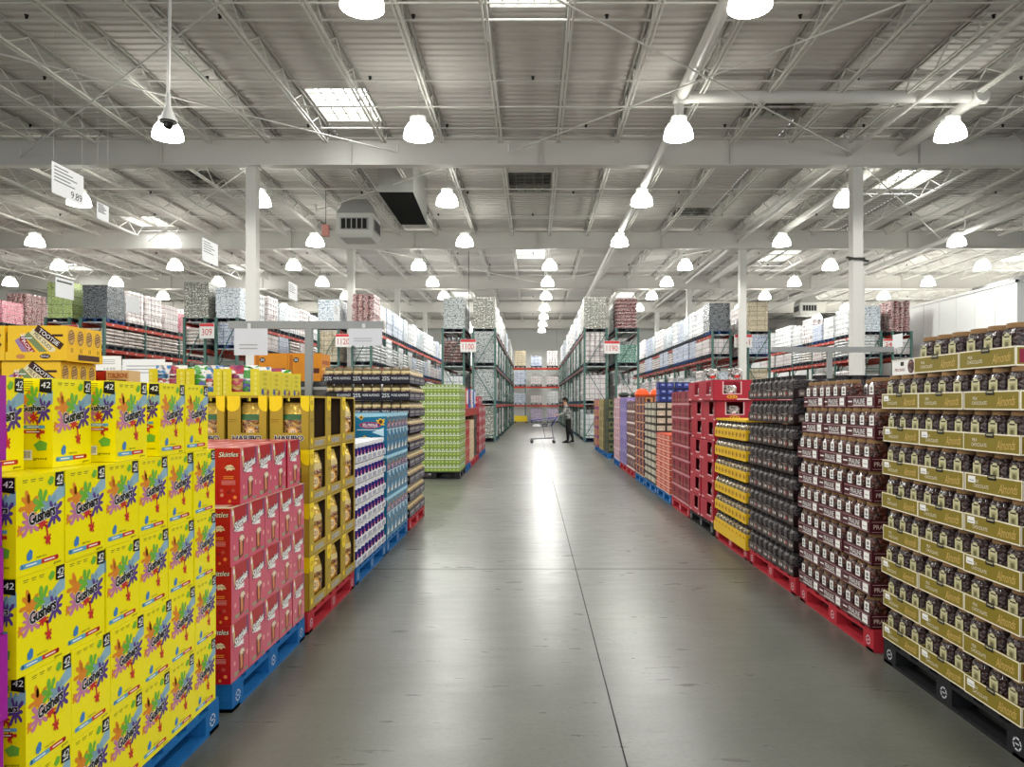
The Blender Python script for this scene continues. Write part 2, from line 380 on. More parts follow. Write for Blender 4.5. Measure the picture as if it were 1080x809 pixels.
# high bay lights
LG = M('FFFFF6', rough=.3, emit=12.0, var=.0); LH = M('CFCFCB', rough=.4)
def light_proto():
    t = empty('high_bay_light')
    m = MB(); m.lathe([(.31,-.38),(.305,-.33),(.275,-.2),(.215,-.1),(.15,-.07),(.1,-.05)], LG, n=20); m.build('glowing_reflector', t)
    m = MB(); m.box(-.13,.13,-.1,.1,-.02,.07,LH); m.box(-.16,-.13,-.1,.1,-.06,.05,LH); m.box(.13,.16,-.1,.1,-.06,.05,LH); m.lathe([(.1,-.05),(.09,.0)], LH, n=14); m.build('ballast_housing', t)
    m = MB(); m.tube((0,0,.07),(0,0,.74), .008, LH, 6); m.tube((0,0,.07),(0,0,.13), .025, LH, 8); m.build('hanging_cord', t)
    return t
LP = Proto(light_proto(), 'ceiling light')
ldata = bpy.data.lights.new('high_bay_lamp', 'SPOT'); ldata.spot_size = math.radians(168); ldata.spot_blend = .25; ldata.energy = 190; ldata.shadow_soft_size = .22; ldata.color = (1, .985, .95)
LZ = 7.35
ldata2 = ldata.copy(); ldata2.energy = 205
def lamp(x, y, label, vis=True, z=LZ):
    if vis: LP.put((x, y, z+.1), label, 'high bay lights')
    lo = bpy.data.objects.new('high_bay_lamp', ldata if y < 30 else ldata2); C.objects.link(lo); lo.location = (x, y, z-.5)
nearx = [(-17.5,4),(-12.7,3),(-7.65,2),(-2.4,1),(3.05,-1),(8.75,-2),(14.9,-3)]
for iy, y in enumerate((-5.2, 0.1, 5.3, 10.4, 15.5, 20.7, 26.0)):  # rows behind and above the camera are unseen, added to even the light
    for x, k in nearx:
        if abs(x) > 17 and y < 5: continue
        if x == -2.4 and y == 10.4: pass
        vis = y > 9 and abs(x)*780/y < 560
        side = ' left' if k > 0 else ' right'
        lamp(x, y, 'glowing high bay light, front zone, ' + ordn(iy-2 if iy > 2 else 1) + ' along the' + side + ' row ' + ordn(abs(k)) + ' from the aisle', vis)
farx = [(-24.6,5),(-19.6,4),(-14.8,3),(-9.9,2),(-4.72,1),(.7,0),(6.3,-1),(12.3,-2),(18.6,-3),(24.5,-4)]
for iy, y in enumerate((30.6, 34.8, 39.2, 44.0, 48.4, 52.8, 57.4)):
    for x, k in farx:
        if abs(x) > 13 and y > 50: continue
        row = ' over the aisle centre' if k == 0 else ' along the ' + ('left' if k > 0 else 'right') + ' row ' + ordn(abs(k)) + ' from the aisle'
        lamp(x, y, 'small glowing high bay light, far zone, ' + ordn(iy+1) + row, abs(x)*780/y < 560)
# white pipes
PM = M('DCDAD5', rough=.35, var=.03)
t = empty('large_white_pipe', (0,0,0)); tag(t, 'thick white pipe hooked around under the roof with elbow joints', 'pipe')
m = MB(); m.tube((3.12,9.0,8.0-.02), (3.12,15.45,7.98), .125, PM, 16); m.build('pipe_run', t)
m = MB(); m.tube((3.25,15.6,7.98), (9.2,15.6,7.98), .125, PM, 16); m.build('pipe_run', t)
m = MB(); m.tube((9.4,15.8,7.98), (9.4,58,7.98), .125, PM, 16); m.build('pipe_run', t)
for (cx, cy, sx) in ((3.12,15.6,1), (9.4,15.6,-1)):
    m = MB(); m.tube((cx-.16*1, cy, 7.98), (cx+.16, cy, 7.98), .15, PM, 16); m.tube((cx, cy-.16, 7.98), (cx, cy+.16, 7.98), .15, PM, 16); m.build('elbow_joint', t)
m = MB(); m.tube((3.1,15.75,7.6), (3.1,60,7.6), .1, PM, 14); m.tube((3.1,15.7,7.6),(3.1,15.7,7.9),.1,PM,14)
tag(m.build('white_pipe'), 'white pipe running down the store above the aisle to the far wall', 'pipe')
m = MB(); m.tube((8.1,5,7.9), (8.1,60,7.9), .06, PM, 10); tag(m.build('white_pipe'), 'thin white pipe running past the head of the tall column', 'pipe')
m = MB(); m.tube((15.2,12,7.55), (15.2,60,7.55), .085, PM, 10)
for y in range(14, 60, 6): m.tube((15.2,y,7.6),(15.2,y,8.4),.03,PM,6)
tag(m.build('white_pipe'), 'white pipe on droppers running above the white cooler', 'pipe')
# sprinkler branch lines with black heads
BK = M('222222', rough=.5)
P = None
for k, y in enumerate([10.0,13.0,15.45,18.1,21.0,23.8,26.6,30.6,33.4,36.2,41,44,47,52,56]):
    t = empty('sprinkler_pipe', (0, y, 0)); tag(t, 'thin sprinkler branch pipe with small black heads, ' + ordn(k+1) + ' from the camera', 'pipe', 'sprinkler branch lines')
    m = MB(); m.tube((-26,0,8.25), (26,0,8.25), .021, JB, 6); m.build('branch_pipe', t)
    m = MB()
    for q in range(-7, 8):
        x = q*3.4 + (1.3 if k % 2 else 0); m.tube((x,0,8.26),(x,0,8.34),.028,BK,6); m.lathe([(.012,0),(.04,.01),(.04,.018),(0.0,.03)], BK, n=8, c=(x,0,8.32))
    m.build('sprinkler_heads', t)
P = None
m0 = MB(); m0.box(-27,27,-.012,.012,BOT-.005,BOT+.02,JB); P = Proto(m0.build('bridging_bar'), 'bridging bar')
for k, y in enumerate((12.0, 16.2, 22.4, 25.9, 32.5, 36, 42.5, 46)):
    P.put((0,y,0), 'thin flat bridging bar tying the joists, ' + ordn(k+1) + ' from the camera', 'bridging bars')
# diagonal brace rods in the roof plane
rods = [((-13.1,18.9),(-4.75,11.5),'the price sign'),((-11.6,11.7),(-3.4,18.6),'the pole camera'),((.1,11.3),(8.1,18.7),'the white pipe elbow'),((7.2,10.2),(-.6,18.6),'the aisle'),((-2,19.4),(-7.1,24.2),'the air handler'),
        ((8.6,19.4),(16,28.8),'the tall column'),((-7.3,29.3),(.5,38.8),'the first far racks'),((8.2,29.3),(.4,38.8),'the second far racks'),((-15,28.8),(-7.4,19.5),'the candy bar boxes')]
for a, b, nm in rods:
    m = MB(); m.tube((a[0],a[1],7.82),(b[0],b[1],7.82),.018,JB,6); m.tube((a[0],a[1],7.82),(a[0],a[1],8.02),.03,JB,6); m.tube((b[0],b[1],7.82),(b[0],b[1],8.02),.03,JB,6)
    tag(m.build('brace_rod'), 'long thin diagonal brace rod in the roof above ' + nm, 'brace rod')
# air handlers
AG = M('A8A8A4', rough=.5); AD = M('1A1A19', rough=.6); AW = M('D5D4CF', rough=.5)
def air_unit(loc, label):
    t = empty('air_diffuser', loc); tag(t, label, 'air diffuser')
    m = MB(); w, h = .58, .33
    m.add([(-w,-w,-h),(w,-w,-h),(w,w,-h),(-w,w,-h),(-w*.86,-w*.86,-h*1.3),(w*.86,-w*.86,-h*1.3),(w*.86,w*.86,-h*1.3),(-w*.86,w*.86,-h*1.3)], [(0,4,5,1),(1,5,6,2),(2,6,7,3),(3,7,4,0),(7,6,5,4)], AW)
    m.box(-w,w,-w,w,-h,h,AW); m.build('housing', t)
    m = MB(); m.add([(-w,-w,h),(w,-w,h),(w,w,h),(-w,w,h),(-.35,-.35,h+.5),(.35,-.35,h+.5),(.35,.35,h+.5),(-.35,.35,h+.5)], [(0,1,5,4),(1,2,6,5),(2,3,7,6),(3,0,4,7),(4,5,6,7)], AG); m.build('duct_hood', t)
    for k in range(4):
        m = MB(); m.box(-.45,.45,-w-.03,-w-.005,-.2,.18,AG)
        for q in range(5): m.box(-.41+q*.168,-.41+q*.168+.13,-w-.035,-w-.03,-.17,.15,AD)
        g = m.build('louver_grille', t); g.rotation_euler = (0,0,k*PI/2)
    return t
air_unit((-5.65, 24.0, 7.22), 'square white air diffuser with black louvres hanging under the roof')
air_unit((17.0, 46.0, 7.4), 'small far air diffuser under the roof above the right racks')
t = empty('return_air_box', (-4.0, 22.0, 7.75)); tag(t, 'grey return air box with a dark underside beside the diffuser', 'air box')
m = MB(); m.add([(-.45,-.7,-.15),(.55,-.7,-.15),(.75,.7,-.75),(-.05,.7,-.75),(-.45,-.7,.7),(.55,-.7,.7),(.75,.7,.7),(-.05,.7,.7)], [(4,5,6,7),(0,1,5,4),(1,2,6,5),(2,3,7,6),(3,0,4,7)], AG); m.build('housing', t)
m = MB(); m.add([(-.45,-.7,-.15),(.55,-.7,-.15),(.75,.7,-.75),(-.05,.7,-.75)], [(3,2,1,0)], AD); m.build('dark_grille', t)
t = empty('cord_reel', (-6.3, 22.5, 0)); tag(t, 'small red cord reel hanging under the roof near the diffuser', 'cord reel')
m = MB(); m.box(-.1,.1,-.08,.08,6.6,6.95,M('C98A80')); m.build('reel_box', t)
m = MB(); m.tube((0,0,6.95),(0,0,8.0),.008,BK,6); m.build('hanging_cord', t)
# dome camera on its pole
t = empty('dome_camera', (-4.93, 10.0, 5.3)); tag(t, 'white dome security camera on a long white ceiling pole', 'camera')
m = MB(); m.tube((0,0,.38),(.05,0,3.15),.022,PM,10); m.build('pole', t)
m = MB(); m.lathe([(.105,0),(.1,.05),(.075,.13),(.035,.22),(.03,.4)], M('BDBDB8', rough=.4), n=20); m.build('housing', t)
m = MB(); m.lathe([(0.0,-.085),(.03,-.08),(.055,-.055),(.065,-.02),(.066,.0),(.11,.002),(.11,.02)], M('0C0C0C', rough=.08, coat=.6), n=20); m.build('black_dome', t)
# hanging price signs over the left aisle
PW = M('E2E4E6', rough=.35, var=.02); TX = M('2A2A2A', rough=.6); TG = M('77787A', rough=.6)
def hang_sign(x, y0, ztop, w, h, label, face='+x', big='9.89', lines=True, bar=False):
    t = empty('hanging_sign', (x, y0, ztop)); tag(t, label, 'sign')
    F = Fr((.004,0,-h),(0,1,0),(0,0,1)); m = MB(); m.box(-.004,.004,0,w,-h,0,PW)
    if lines:
        for k in range(5):
            m.rect(F, .06*w, (.5+.35*((k*37) % 5)/5)*w, h*(.86-.11*k), h*(.86-.11*k)+.018, TG)
        if big: m.text(F, big, w*.76, h*.2, w*.36, h*.24, TX)
    if bar: m.rect(F, .06*w, .9*w, h*.78, h*.86, TX)
    m.build('placard', t)
    m = MB()
    for q in (.05*w, .95*w): m.tube((0,q,0),(0,q,BOT-ztop),.0014,GM,4)
    m.build('hanging_wire', t)
hang_sign(-6.57, 10.1, 4.82, .71, .43, 'white hanging price sign reading 9.89, left of the dome camera')
hang_sign(-6.57, 11.15, 4.55, .3, .25, 'small white hanging tag just behind the 9.89 price sign', big='', lines=True)
hang_sign(-6.57, 14.7, 4.81, .72, .45, 'white hanging sign above the rack signed 309', big='')
hang_sign(-6.57, 19.9, 4.8, .71, .45, 'pale hanging sign behind the nearer white column', big='')
hang_sign(-6.57, 24.4, 4.8, .75, .5, 'pale hanging sign beside the second white column', big='')
hang_sign(-12.2, 18.9, 4.75, .75, .5, 'white hanging sign with a black bar over the green wrapped pallet', big='', lines=False, bar=True)
hang_sign(-12.2, 22.2, 4.78, .75, .5, 'plain pale hanging sign over the red banded sacks', big='', lines=False)
m = hang_sign(13.6, 27.2, 4.1, .75, .5, 'pale hanging sign beside the white cooler corner', big='', lines=False)
# white walk-in cooler
t = empty('walk_in_cooler', (0,0,0)); tag(t, 'big white panelled walk-in cooler box behind the almond jars', 'cooler')
KW = M('E4E6E4', rough=.35, var=.02, scale=.5)
m = MB(); m.box(16.5, XR-.3, 25.2, 58, 0, 5.7, KW); m.build('wall_panels', t)
m = MB()
for y in range(1, 27): m.box(16.485,16.5,25.2+y*1.2,25.2+y*1.2+.015,0,5.7,M('CFD2D0'))
for x in range(1, 10): m.box(16.5+x*1.2,16.5+x*1.2+.015,25.185,25.2,0,5.7,M('CFD2D0'))
for z in (1.9, 3.8): m.box(16.487,16.5,25.2,58,z,z+.012,M('CFD2D0'))
m.box(16.46,16.54,25.16,58,5.66,5.74,M('F0F0EE')); m.box(16.46,XR-.3,25.16,25.24,5.66,5.74,M('F0F0EE')); m.build('panel_seams', t)
m = MB(); m.box(19,23,28,32,5.74,6.5,M('4A4A48')); m.build('roof_condenser', t)
# ================================================================ RACKS AND WRAPPED PALLET LOADS
RG = M('4A6A62', rough=.45); RR = M('B8402E', rough=.45); RB = M('3A2A28', rough=.5); RM = M('6E3434', rough=.5); RW = M('D8D8D4', rough=.5)
def pallet_mesh(col, wx=1.02, wy=1.22, mark=True):
    """four-way block pallet: deck boards, nine blocks, bottom rails; box x by y, top at z .14"""
    m = MB(); P_ = M(col, rough=.6, var=.18, scale=14, bump=.3, bscale=60)
    n = 7
    for k in range(n):
        y = -wy/2 + k*(wy-.12)/(n-1); m.box(-wx/2, wx/2, y, y+.12 - .004, .122, .14, P_)
    for x in (-wx/2, -.05, wx/2-.1): m.box(x, x+.1, -wy/2, wy/2, .104, .122, P_)
    for x in (-wx/2, -.05, wx/2-.1):
        for y in (-wy/2, -.07, wy/2-.14): m.box(x, x+.1, y, y+.14, .018, .104, P_)
    for x in (-wx/2, -.05, wx/2-.1): m.box(x, x+.1, -wy/2, wy/2, 0, .018, P_)
    for y in (-wy/2, wy/2-.1): m.box(-wx/2, wx/2, y, y+.1, 0, .017, P_)
    if mark:
        W_ = M('C9CFD6', rough=.7)
        for s, F in ((1, Fr((wx/2, -wy/2, 0),(0,1,0),(0,0,1))), (-1, Fr((-wx/2, wy/2, 0),(0,-1,0),(0,0,1)))):
            for q in (.07, wy/2, wy-.07):
                for k in range(6):
                    a = k*PI/3; m.poly(F, [(q+.03*math.cos(a), .06+.03*math.sin(a)), (q+.03*math.cos(a+.8), .06+.03*math.sin(a+.8)), (q+.022*math.cos(a+.8), .06+.022*math.sin(a+.8)), (q+.022*math.cos(a), .06+.022*math.sin(a))], W_, .001)
                m.rect(F, q-.012, q+.012, .057, .063, W_, .001)
    return m
LEVELS = {'a': (1.5, 3.0, 4.35), 'b': (1.62, 3.42, 4.35)}
def rack(xa, xb, y0, bays, lv, beamcols, label, mesh_deck=True, outer=False, blen=2.7):
    """single-deep run: uprights across x, beams along y; xa is its face on the aisle it serves"""
    t = empty('pallet_rack', (0, y0, 0)); tag(t, label, 'pallet rack')
    x0, x1 = min(xa, xb), max(xa, xb); d = x1 - x0
    u = MB()
    for x in (x0, x1-.08):
        u.box(x, x+.08, -.04, .04, 0, 4.5, RG); u.box(x-.02, x+.1, -.07, .07, 0, .012, RG)
    z = .25; k = 0
    while z < 4.2:
        u.bar((x0+.08,0,z),(x1-.08,0,z), .03, .03, RG)
        u.bar((x0+.08,0,z),(x1-.08,0,min(4.35,z+1.3)) if k % 2 == 0 else (x1-.08,0,z), .03, .03, RG)
        if k % 2: u.bar((x1-.08,0,z),(x0+.08,0,min(4.35,z+1.3)), .03, .03, RG)
        z += 1.35; k += 1
    U = u.build('upright_frame', t)
    for b in range(1, bays+1):
        c = dup(U, t); c.location = (0, b*blen, 0)
    B = {}
    for z, col in zip(LEVELS[lv], beamcols):
        m = MB()
        for x in (x0, x1-.05): m.box(x, x+.05, .04, blen-.04, -.13, -.02, col)
        for q in (.4, 1.3, 1.9): m.rect(Fr((x1,.04,-.13),(0,1,0),(0,0,1)), q, q+.1, .03, .08, RW, .002); m.rect(Fr((x0,blen-.04,-.13),(0,-1,0),(0,0,1)), q, q+.1, .03, .08, RW, .002)
        o = m.build('shelf_beams', t); o.location = (0, 0, z)
        g = MB()
        for k in range(8): yy = .15 + k*(blen-.3)/7; g.box(x0+.05, x1-.05, yy-.015, yy+.015, -.02, 0, RW)
        for k in range(5): xx = x0+.1+k*(d-.2)/4; g.box(xx-.01, xx+.01, .05, blen-.05, -.028, -.02, RW)
        go = g.build('wire_deck', o)
        for b in range(1, bays):
            c = dup(o, t); c.location = (0, b*blen, z)
    return t
DK = RB
rack(-1.45, -2.4, 29.2, 10, 'a', (RR, RM, RM), 'green and dark rack run lining the far aisle on its left')
rack(-2.68, -3.6, 29.2, 2, 'a', (RR, RM, RM), 'green rack end holding the grey wrapped stack, backing onto the far aisle rack')
rack(2.0, 2.95, 29.2, 10, 'a', (RR, RM, RM), 'green rack run lining the far aisle on its right')
rack(3.25, 4.2, 29.2, 2, 'a', (RR, RM, RM), 'green rack end holding the dark red sacks and green cases')
rack(-6.2, -7.0, 28.5, 10, 'a', (RR, RR, RR), 'rack run with one long red top beam left of the far aisle racks')
rack(-7.45, -8.3, 28.5, 2, 'a', (RR, RR, RR), 'rack end left of the second white column')
rack(7.65, 8.05-.0, 30.2, 9, 'b', (RR, RR, RR), 'rack run with two red beams beside the column, right of the far aisle racks') if False else None
rack(7.3, 8.12, 30.2, 9, 'b', (RR, RR, RR), 'rack run with two red beams signed 316, right of the far aisle racks')
rack(8.75, 9.7, 30.2, 4, 'b', (RR, RR, RR), 'rack end holding the tan wrapped stack, right of sign 316')
rack(-10.2, -11.0, 25.6, 4, 'b', (RR, RR, RR), 'rack right of the red 309 sign, behind the gummy trays')
rack(-11.3, -12.1, 25.6, 2, 'b', (RR, RR, RR), 'rack end left of the red 309 sign')
rack(-14.8, -15.7, 25.6, 3, 'b', (RR, RR, RR), 'rack run with red banded sacks on two red beams')
rack(-16.0, -16.9, 25.6, 2, 'b', (RR, RR, RR), 'rack end holding the lime green wrapped stack')
rack(-19.4, -20.3, 25.6, 3, 'b', (RR, RR, RR), 'outermost rack behind the candy bar boxes')
rack(13.5, 14.35, 30.4, 5, 'b', (RR, RR, RR), 'rack run with red beams beyond the tall white column')
rack(14.75, 15.6, 30.4, 2, 'b', (RR, RR, RR), 'rack end beside the white cooler holding the dark red stack')
# the cross rack against the far wall (beams along x)
def cross_rack():
    t = empty('pallet_rack', (0, 58.6, 0)); tag(t, 'red beamed rack across the far end of the aisle', 'pallet rack')
    u = MB()
    for y in (0, .95): u.box(-.04,.04,y,y+.08,0,4.5,RG)
    for k in range(3): u.bar((0,.08,.3+1.4*k),(0,.95,1.5+1.4*k),.03,.03,RG); u.bar((0,.08,.3+1.4*k),(0,.95,.3+1.4*k),.03,.03,RG)
    U = u.build('upright_frame', t); xs = [-6.1+2.75*k for k in range(6)]
    for k, x in enumerate(xs):
        (U if k == 0 else dup(U, t)).location = (x, 0, 0)
    for z in (1.42, 2.9, 4.38):
        m = MB(); m.box(.04,2.71,0,.05,-.14,-.02,RR); m.box(.04,2.71,.98,1.03,-.14,-.02,RR); o = m.build('shelf_beams', t)
        g = MB()
        for q in range(8): g.box(.15+q*.33,.18+q*.33,.05,.98,-.02,0,RW)
        g.build('wire_deck', o)
        for k, x in enumerate(xs[:-1]): (o if k == 0 else dup(o, t)).location = (x, 0, z)
cross_rack()
# ---- load prototypes
def load_mesh(mat, w, d, h, tiers, style, seed):
    """tiers of packs; x by y by z, standing on z=.13"""
    r = random.Random(seed); m = MB(); th = (h-.13)/tiers; z = .13
    for k in range(tiers):
        ox, oy = r.uniform(-.012,.012), r.uniform(-.012,.012)
        if style == 'sack':
            n = 2
            for i in range(n):
                yc = -d/2 + (i+.5)*d/n + oy
                vs = []; R = 5; hw, hd = w/2*r.uniform(.95,1.03), d/n/2*1.0
                prof = [(.82,0),(.97,.2),(1.02,.5),(.97,.8),(.8,1)]
                for q, zz in prof:
                    for (a, b) in ((-1,-1),(-.5,-1.04),(.5,-1.04),(1,-1),(1.03,0),(1,1),(.5,1.04),(-.5,1.04),(-1,1),(-1.03,0)):
                        vs.append((ox + a*hw*q, yc + b*hd*q, z + th*zz*1.04))
                N = 10
                m.add(vs, [(j*N+c, j*N+(c+1)%N, (j+1)*N+(c+1)%N, (j+1)*N+c) for j in range(R-1) for c in range(N)] + [tuple(range((R-1)*N, R*N)), tuple(range(N))[::-1]], mat, True)
        elif style == 'roll':
            nx = 4; ny = 4
            for i in range(nx):
                for j in range(ny):
                    if 0 < i < nx-1 and 0 < j < ny-1: continue
                    cx = -w/2 + (i+.5)*w/nx; cy = -d/2 + (j+.5)*d/ny
                    a, b = w/nx/2*.98, d/ny/2*.98; g = .25
                    ring = [(-a,-b*g*2),( -a*g*2,-b),(a*g*2,-b),(a,-b*g*2),(a,b*g*2),(a*g*2,b),(-a*g*2,b),(-a,b*g*2)]
                    vs = [(cx+x+ox, cy+y+oy, z+.004) for x, y in ring] + [(cx+x*1.02+ox, cy+y*1.02+oy, z+th*.5) for x, y in ring] + [(cx+x+ox, cy+y+oy, z+th) for x, y in ring]
                    m.add(vs, [(q*8+c, q*8+(c+1)%8, (q+1)*8+(c+1)%8, (q+1)*8+c) for q in (0,1) for c in range(8)] + [tuple(range(16,24))], mat, True)
            m.box(-w/2+w/nx*.6, w/2-w/nx*.6, -d/2+d/ny*.6, d/2-d/ny*.6, z, z+th-.01, mat)
        else:
            nx = 2 if style == 'case' else 3; ny = nx
            for i in range(nx):
                for j in range(ny):
                    x0 = -w/2 + i*w/nx; y0 = -d/2 + j*d/ny; g = .004
                    e = r.uniform(-.006,.006)
                    m.box(x0+g+ox+e, x0+w/nx-g+ox+e, y0+g+oy, y0+d/ny-g+oy, z, z+th-.006, mat)
        z += th
    return m
PW1 = Mprint('white_paper_packs', 'E6E7E6', 'B9C0C4', '8E969C', .25, .22)
PW2 = Mprint('white_packs_red_print', 'E4E0DE', 'B8737A', 'CFCCCA', .22, .2, spots=.1)
PW3 = Mprint('white_packs_blue_print', 'DDE2E8', '4A6CA8', 'AEB9C6', .3, .2, spots=.6)
PW4 = Mprint('beige_cases', 'CFC3A8', '9C8A66', 'E6E0D0', .33, .19)
PW5 = Mprint('dark_wrapped_cases', '3E4346', '777E82', '16181A', .28, .2, spots=.9, rough=.2, wrap=.5)
PW6 = Mprint('dark_red_packs', '7C2E36', 'C9B9B4', '4A1A20', .2, .16, spots=.9)
PW7 = Mprint('grey_stretch_wrap', '9AA19F', 'C9CECD', '6C7372', .5, .09, spots=1, rough=.2, wrap=.6)
PW8 = Mprint('lime_wrapped_cases', 'A9BE6A', 'D8E2B8', '7F9A48', .4, .3, rough=.25)
PW9 = Mprint('green_cases', '2F7E68', 'B8D4C8', '1E5A4A', .25, .12, spots=.9)
PWA = Mprint('pink_packs', 'C9506A', 'EBC9CF', 'A3304A', .2, .16, spots=.9)
PWB = Mprint('lilac_packs', 'DCD2DF', '8E6FA0', 'F0EAF0', .2, .14, spots=.9)
PWC = Mprint('can_trays', 'C6C5B8', '5A5C50', 'EDECE6', .12, .13, spots=1, nscale=30)
PWD = Mprint('flour_sacks', 'E6E3DC', 'A8605A', 'C9C4BA', .5, .13, spots=.2)
PWE = Mprint('water_cases', 'B9C4CC', 'E8EEF2', '7C93A6', .2, .22, spots=1, rough=.15)
PWF = Mprint('dog_food_sacks', '9C8E86', '6E3038', 'D4CEC8', .4, .15, spots=1)
LD = {}
def mk(name, mat, h, tiers, style, seed, w=.86, d=1.12, pcol='2A2F38', cat='pallet of goods'):
    m = load_mesh(mat, w, d, h, tiers, style, seed); o = m.build(name)
    p = pallet_mesh(pcol, w, d, False).build('pallet', o)
    LD[(name, seed)] = Proto(o, cat); return (name, seed)
WHITE = [mk('paper_towel_pallet', PW1, 1.25, 5, 'roll', 1), mk('wrapped_pack_pallet', PW2, 1.3, 6, 'roll', 2), mk('wrapped_carton_pallet', PW3, 1.2, 5, 'case', 3),
         mk('wrapped_carton_pallet', PW1, 1.1, 4, 'case', 4, pcol='23406E'), mk('water_case_pallet', PWE, 1.2, 5, 'case', 5), mk('can_tray_pallet', PWC, 1.35, 9, 'case3', 6)]
TAN = mk('wrapped_carton_pallet', PW4, 1.35, 7, 'case', 7); DARK = mk('wrapped_carton_pallet', PW5, 1.3, 5, 'case', 8, pcol='23406E'); DRED = mk('wrapped_pack_pallet', PW6, 1.4, 8, 'roll', 9)
GREY = mk('stretch_wrapped_pallet', PW7, 1.38, 8, 'case', 10); LIME = mk('stretch_wrapped_pallet', PW8, 1.4, 5, 'case', 11); GREEN = mk('case_pallet', PW9, .85, 5, 'case', 12)
PINK = mk('wrapped_pack_pallet', PWA, .95, 5, 'case3', 13); LILAC = mk('wrapped_pack_pallet', PWB, 1.1, 5, 'case', 14); CANS = mk('can_tray_pallet', PWC, 1.4, 10, 'case3', 15)
SACK = mk('sack_pallet', PWD, .72, 5, 'sack', 16); SACK2 = mk('sack_pallet', PWF, 1.0, 7, 'sack', 17); SACKW = mk('sack_pallet', PW1, .9, 6, 'sack', 18); REDB = mk('dark_red_sack_pallet', PW6, 1.35, 9, 'sack', 19)
BLUE = mk('wrapped_carton_pallet', PW3, .9, 4, 'case3', 20, pcol='23406E'); SHORT = mk('wrapped_carton_pallet', PW2, .75, 4, 'case3', 21)
PINKW = mk('wrapped_pack_pallet', PW2, 1.15, 6, 'case3', 22)
DESC = {WHITE[0]: 'white paper roll packs', WHITE[1]: 'white packs with red print', WHITE[2]: 'white and blue cartons', WHITE[3]: 'plain white cartons', WHITE[4]: 'clear water cases', WHITE[5]: 'beige can trays',
        TAN: 'tan cartons', DARK: 'black wrapped cartons', DRED: 'dark red printed packs', GREY: 'grey stretch-wrapped goods', LIME: 'lime green wrapped cases', GREEN: 'green cases', PINK: 'pink packs', LILAC: 'lilac printed packs',
        CANS: 'pale can trays', SACK: 'white sacks with red bands', SACK2: 'brown and grey sacks', SACKW: 'plump white sacks', REDB: 'dark red sacks', BLUE: 'low white and blue cartons', SHORT: 'low white cartons', PINKW: 'red and white cartons'}
LVN = ['floor level', 'first shelf', 'second shelf', 'top shelf']
def load(key, x, y, z, lvl, pos, rackname):
    o = LD[key].put((x, y, z), DESC[key] + ', ' + LVN[lvl] + ', ' + ordn(pos) + ' pallet along ' + rackname, 'goods on ' + rackname)
    return o
def run(xc, y0, n, lv, levels, pools, rackname, seed, first=None, step=1.35, skip=.0):
    r = random.Random(seed)
    for L in levels:
        z = 0.012 if L == 0 else LEVELS[lv][L-1]
        for k in range(n):
            key = r.choice(pools[L])
            if first and k < len(first.get(L, [])): key = first[L][k]
            elif r.random() < skip: continue
            if key is None: continue
            load(key, xc + r.uniform(-.02,.02), y0 + .7 + k*step, z, L, k+1, rackname)
LOW = [WHITE[2], WHITE[3], WHITE[0], SHORT, SACKW, BLUE]; TOP = WHITE; MID = [WHITE[0], WHITE[1], WHITE[3], WHITE[4], SACKW, WHITE[5]]
FL = [WHITE[5], WHITE[3], PINKW, WHITE[1], CANS, WHITE[0]]
pools = {0: FL, 1: MID, 2: MID, 3: TOP}
run(-1.93, 29.2, 20, 'a', (0,1,2,3), pools, 'the left aisle rack', 3, {3: [CANS, WHITE[0], WHITE[1]], 2: [GREY, WHITE[0]], 1: [GREY, WHITE[3]], 0: [CANS]}, step=1.35)
run(2.48, 29.2, 20, 'a', (0,1,2,3), pools, 'the right aisle rack', 4, {3: [CANS, WHITE[5], WHITE[0]], 2: [WHITE[1]], 1: [PINKW], 0: [WHITE[3]]})
run(-3.14, 29.2, 2, 'a', (1,2,3), pools, 'the left backing rack', 5, {3: [GREY, WHITE[0]], 2: [SACK2, WHITE[0]], 1: [WHITE[3], WHITE[0]]})
run(3.72, 29.2, 2, 'a', (1,2,3), pools, 'the right backing rack', 6, {3: [REDB, WHITE[0]], 2: [GREEN, WHITE[3]], 1: [SHORT, WHITE[0]]})
run(-6.6, 28.5, 18, 'a', (1,2,3), {0: FL, 1: MID, 2: [SACKW, SHORT, WHITE[3], BLUE], 3: [WHITE[0], WHITE[2], WHITE[3], WHITE[4]]}, 'the red-beamed biscotti rack', 7, {3: [DRED, PINKW, WHITE[2]], 2: [SACKW, SACKW, WHITE[0]]})
run(-7.88, 28.5, 2, 'a', (1,2,3), pools, 'the second column rack', 8, {3: [WHITE[4], WHITE[0]], 2: [TAN, WHITE[0]], 1: [WHITE[3], WHITE[1]]})
run(7.66, 30.2, 17, 'b', (1,2,3), {0: FL, 1: MID, 2: [BLUE, SHORT, SACK], 3: WHITE[:5]}, 'the rack signed 316', 9, {3: [DARK, WHITE[0], WHITE[0], WHITE[4], WHITE[2]], 2: [SHORT, SHORT]})
run(9.22, 30.2, 4, 'b', (1,2,3), pools, 'the rack beyond sign 316', 10, {3: [TAN, WHITE[1], WHITE[0]], 2: [BLUE, SHORT, BLUE, SHORT], 1: [TAN]})
run(-10.62, 25.6, 8, 'b', (1,2,3), {0: FL, 1: MID, 2: [SACK, SHORT, BLUE], 3: [WHITE[0], WHITE[1], WHITE[4]]}, 'the rack right of 309', 11, {3: [WHITE[4], WHITE[0]], 1: [SACK2]}, step=1.35)
run(-11.7, 25.6, 3, 'b', (1,2,3), pools, 'the rack left of 309', 12, {3: [CANS, TAN], 2: [SACK, SACK], 1: [SACK2, SACK2]})
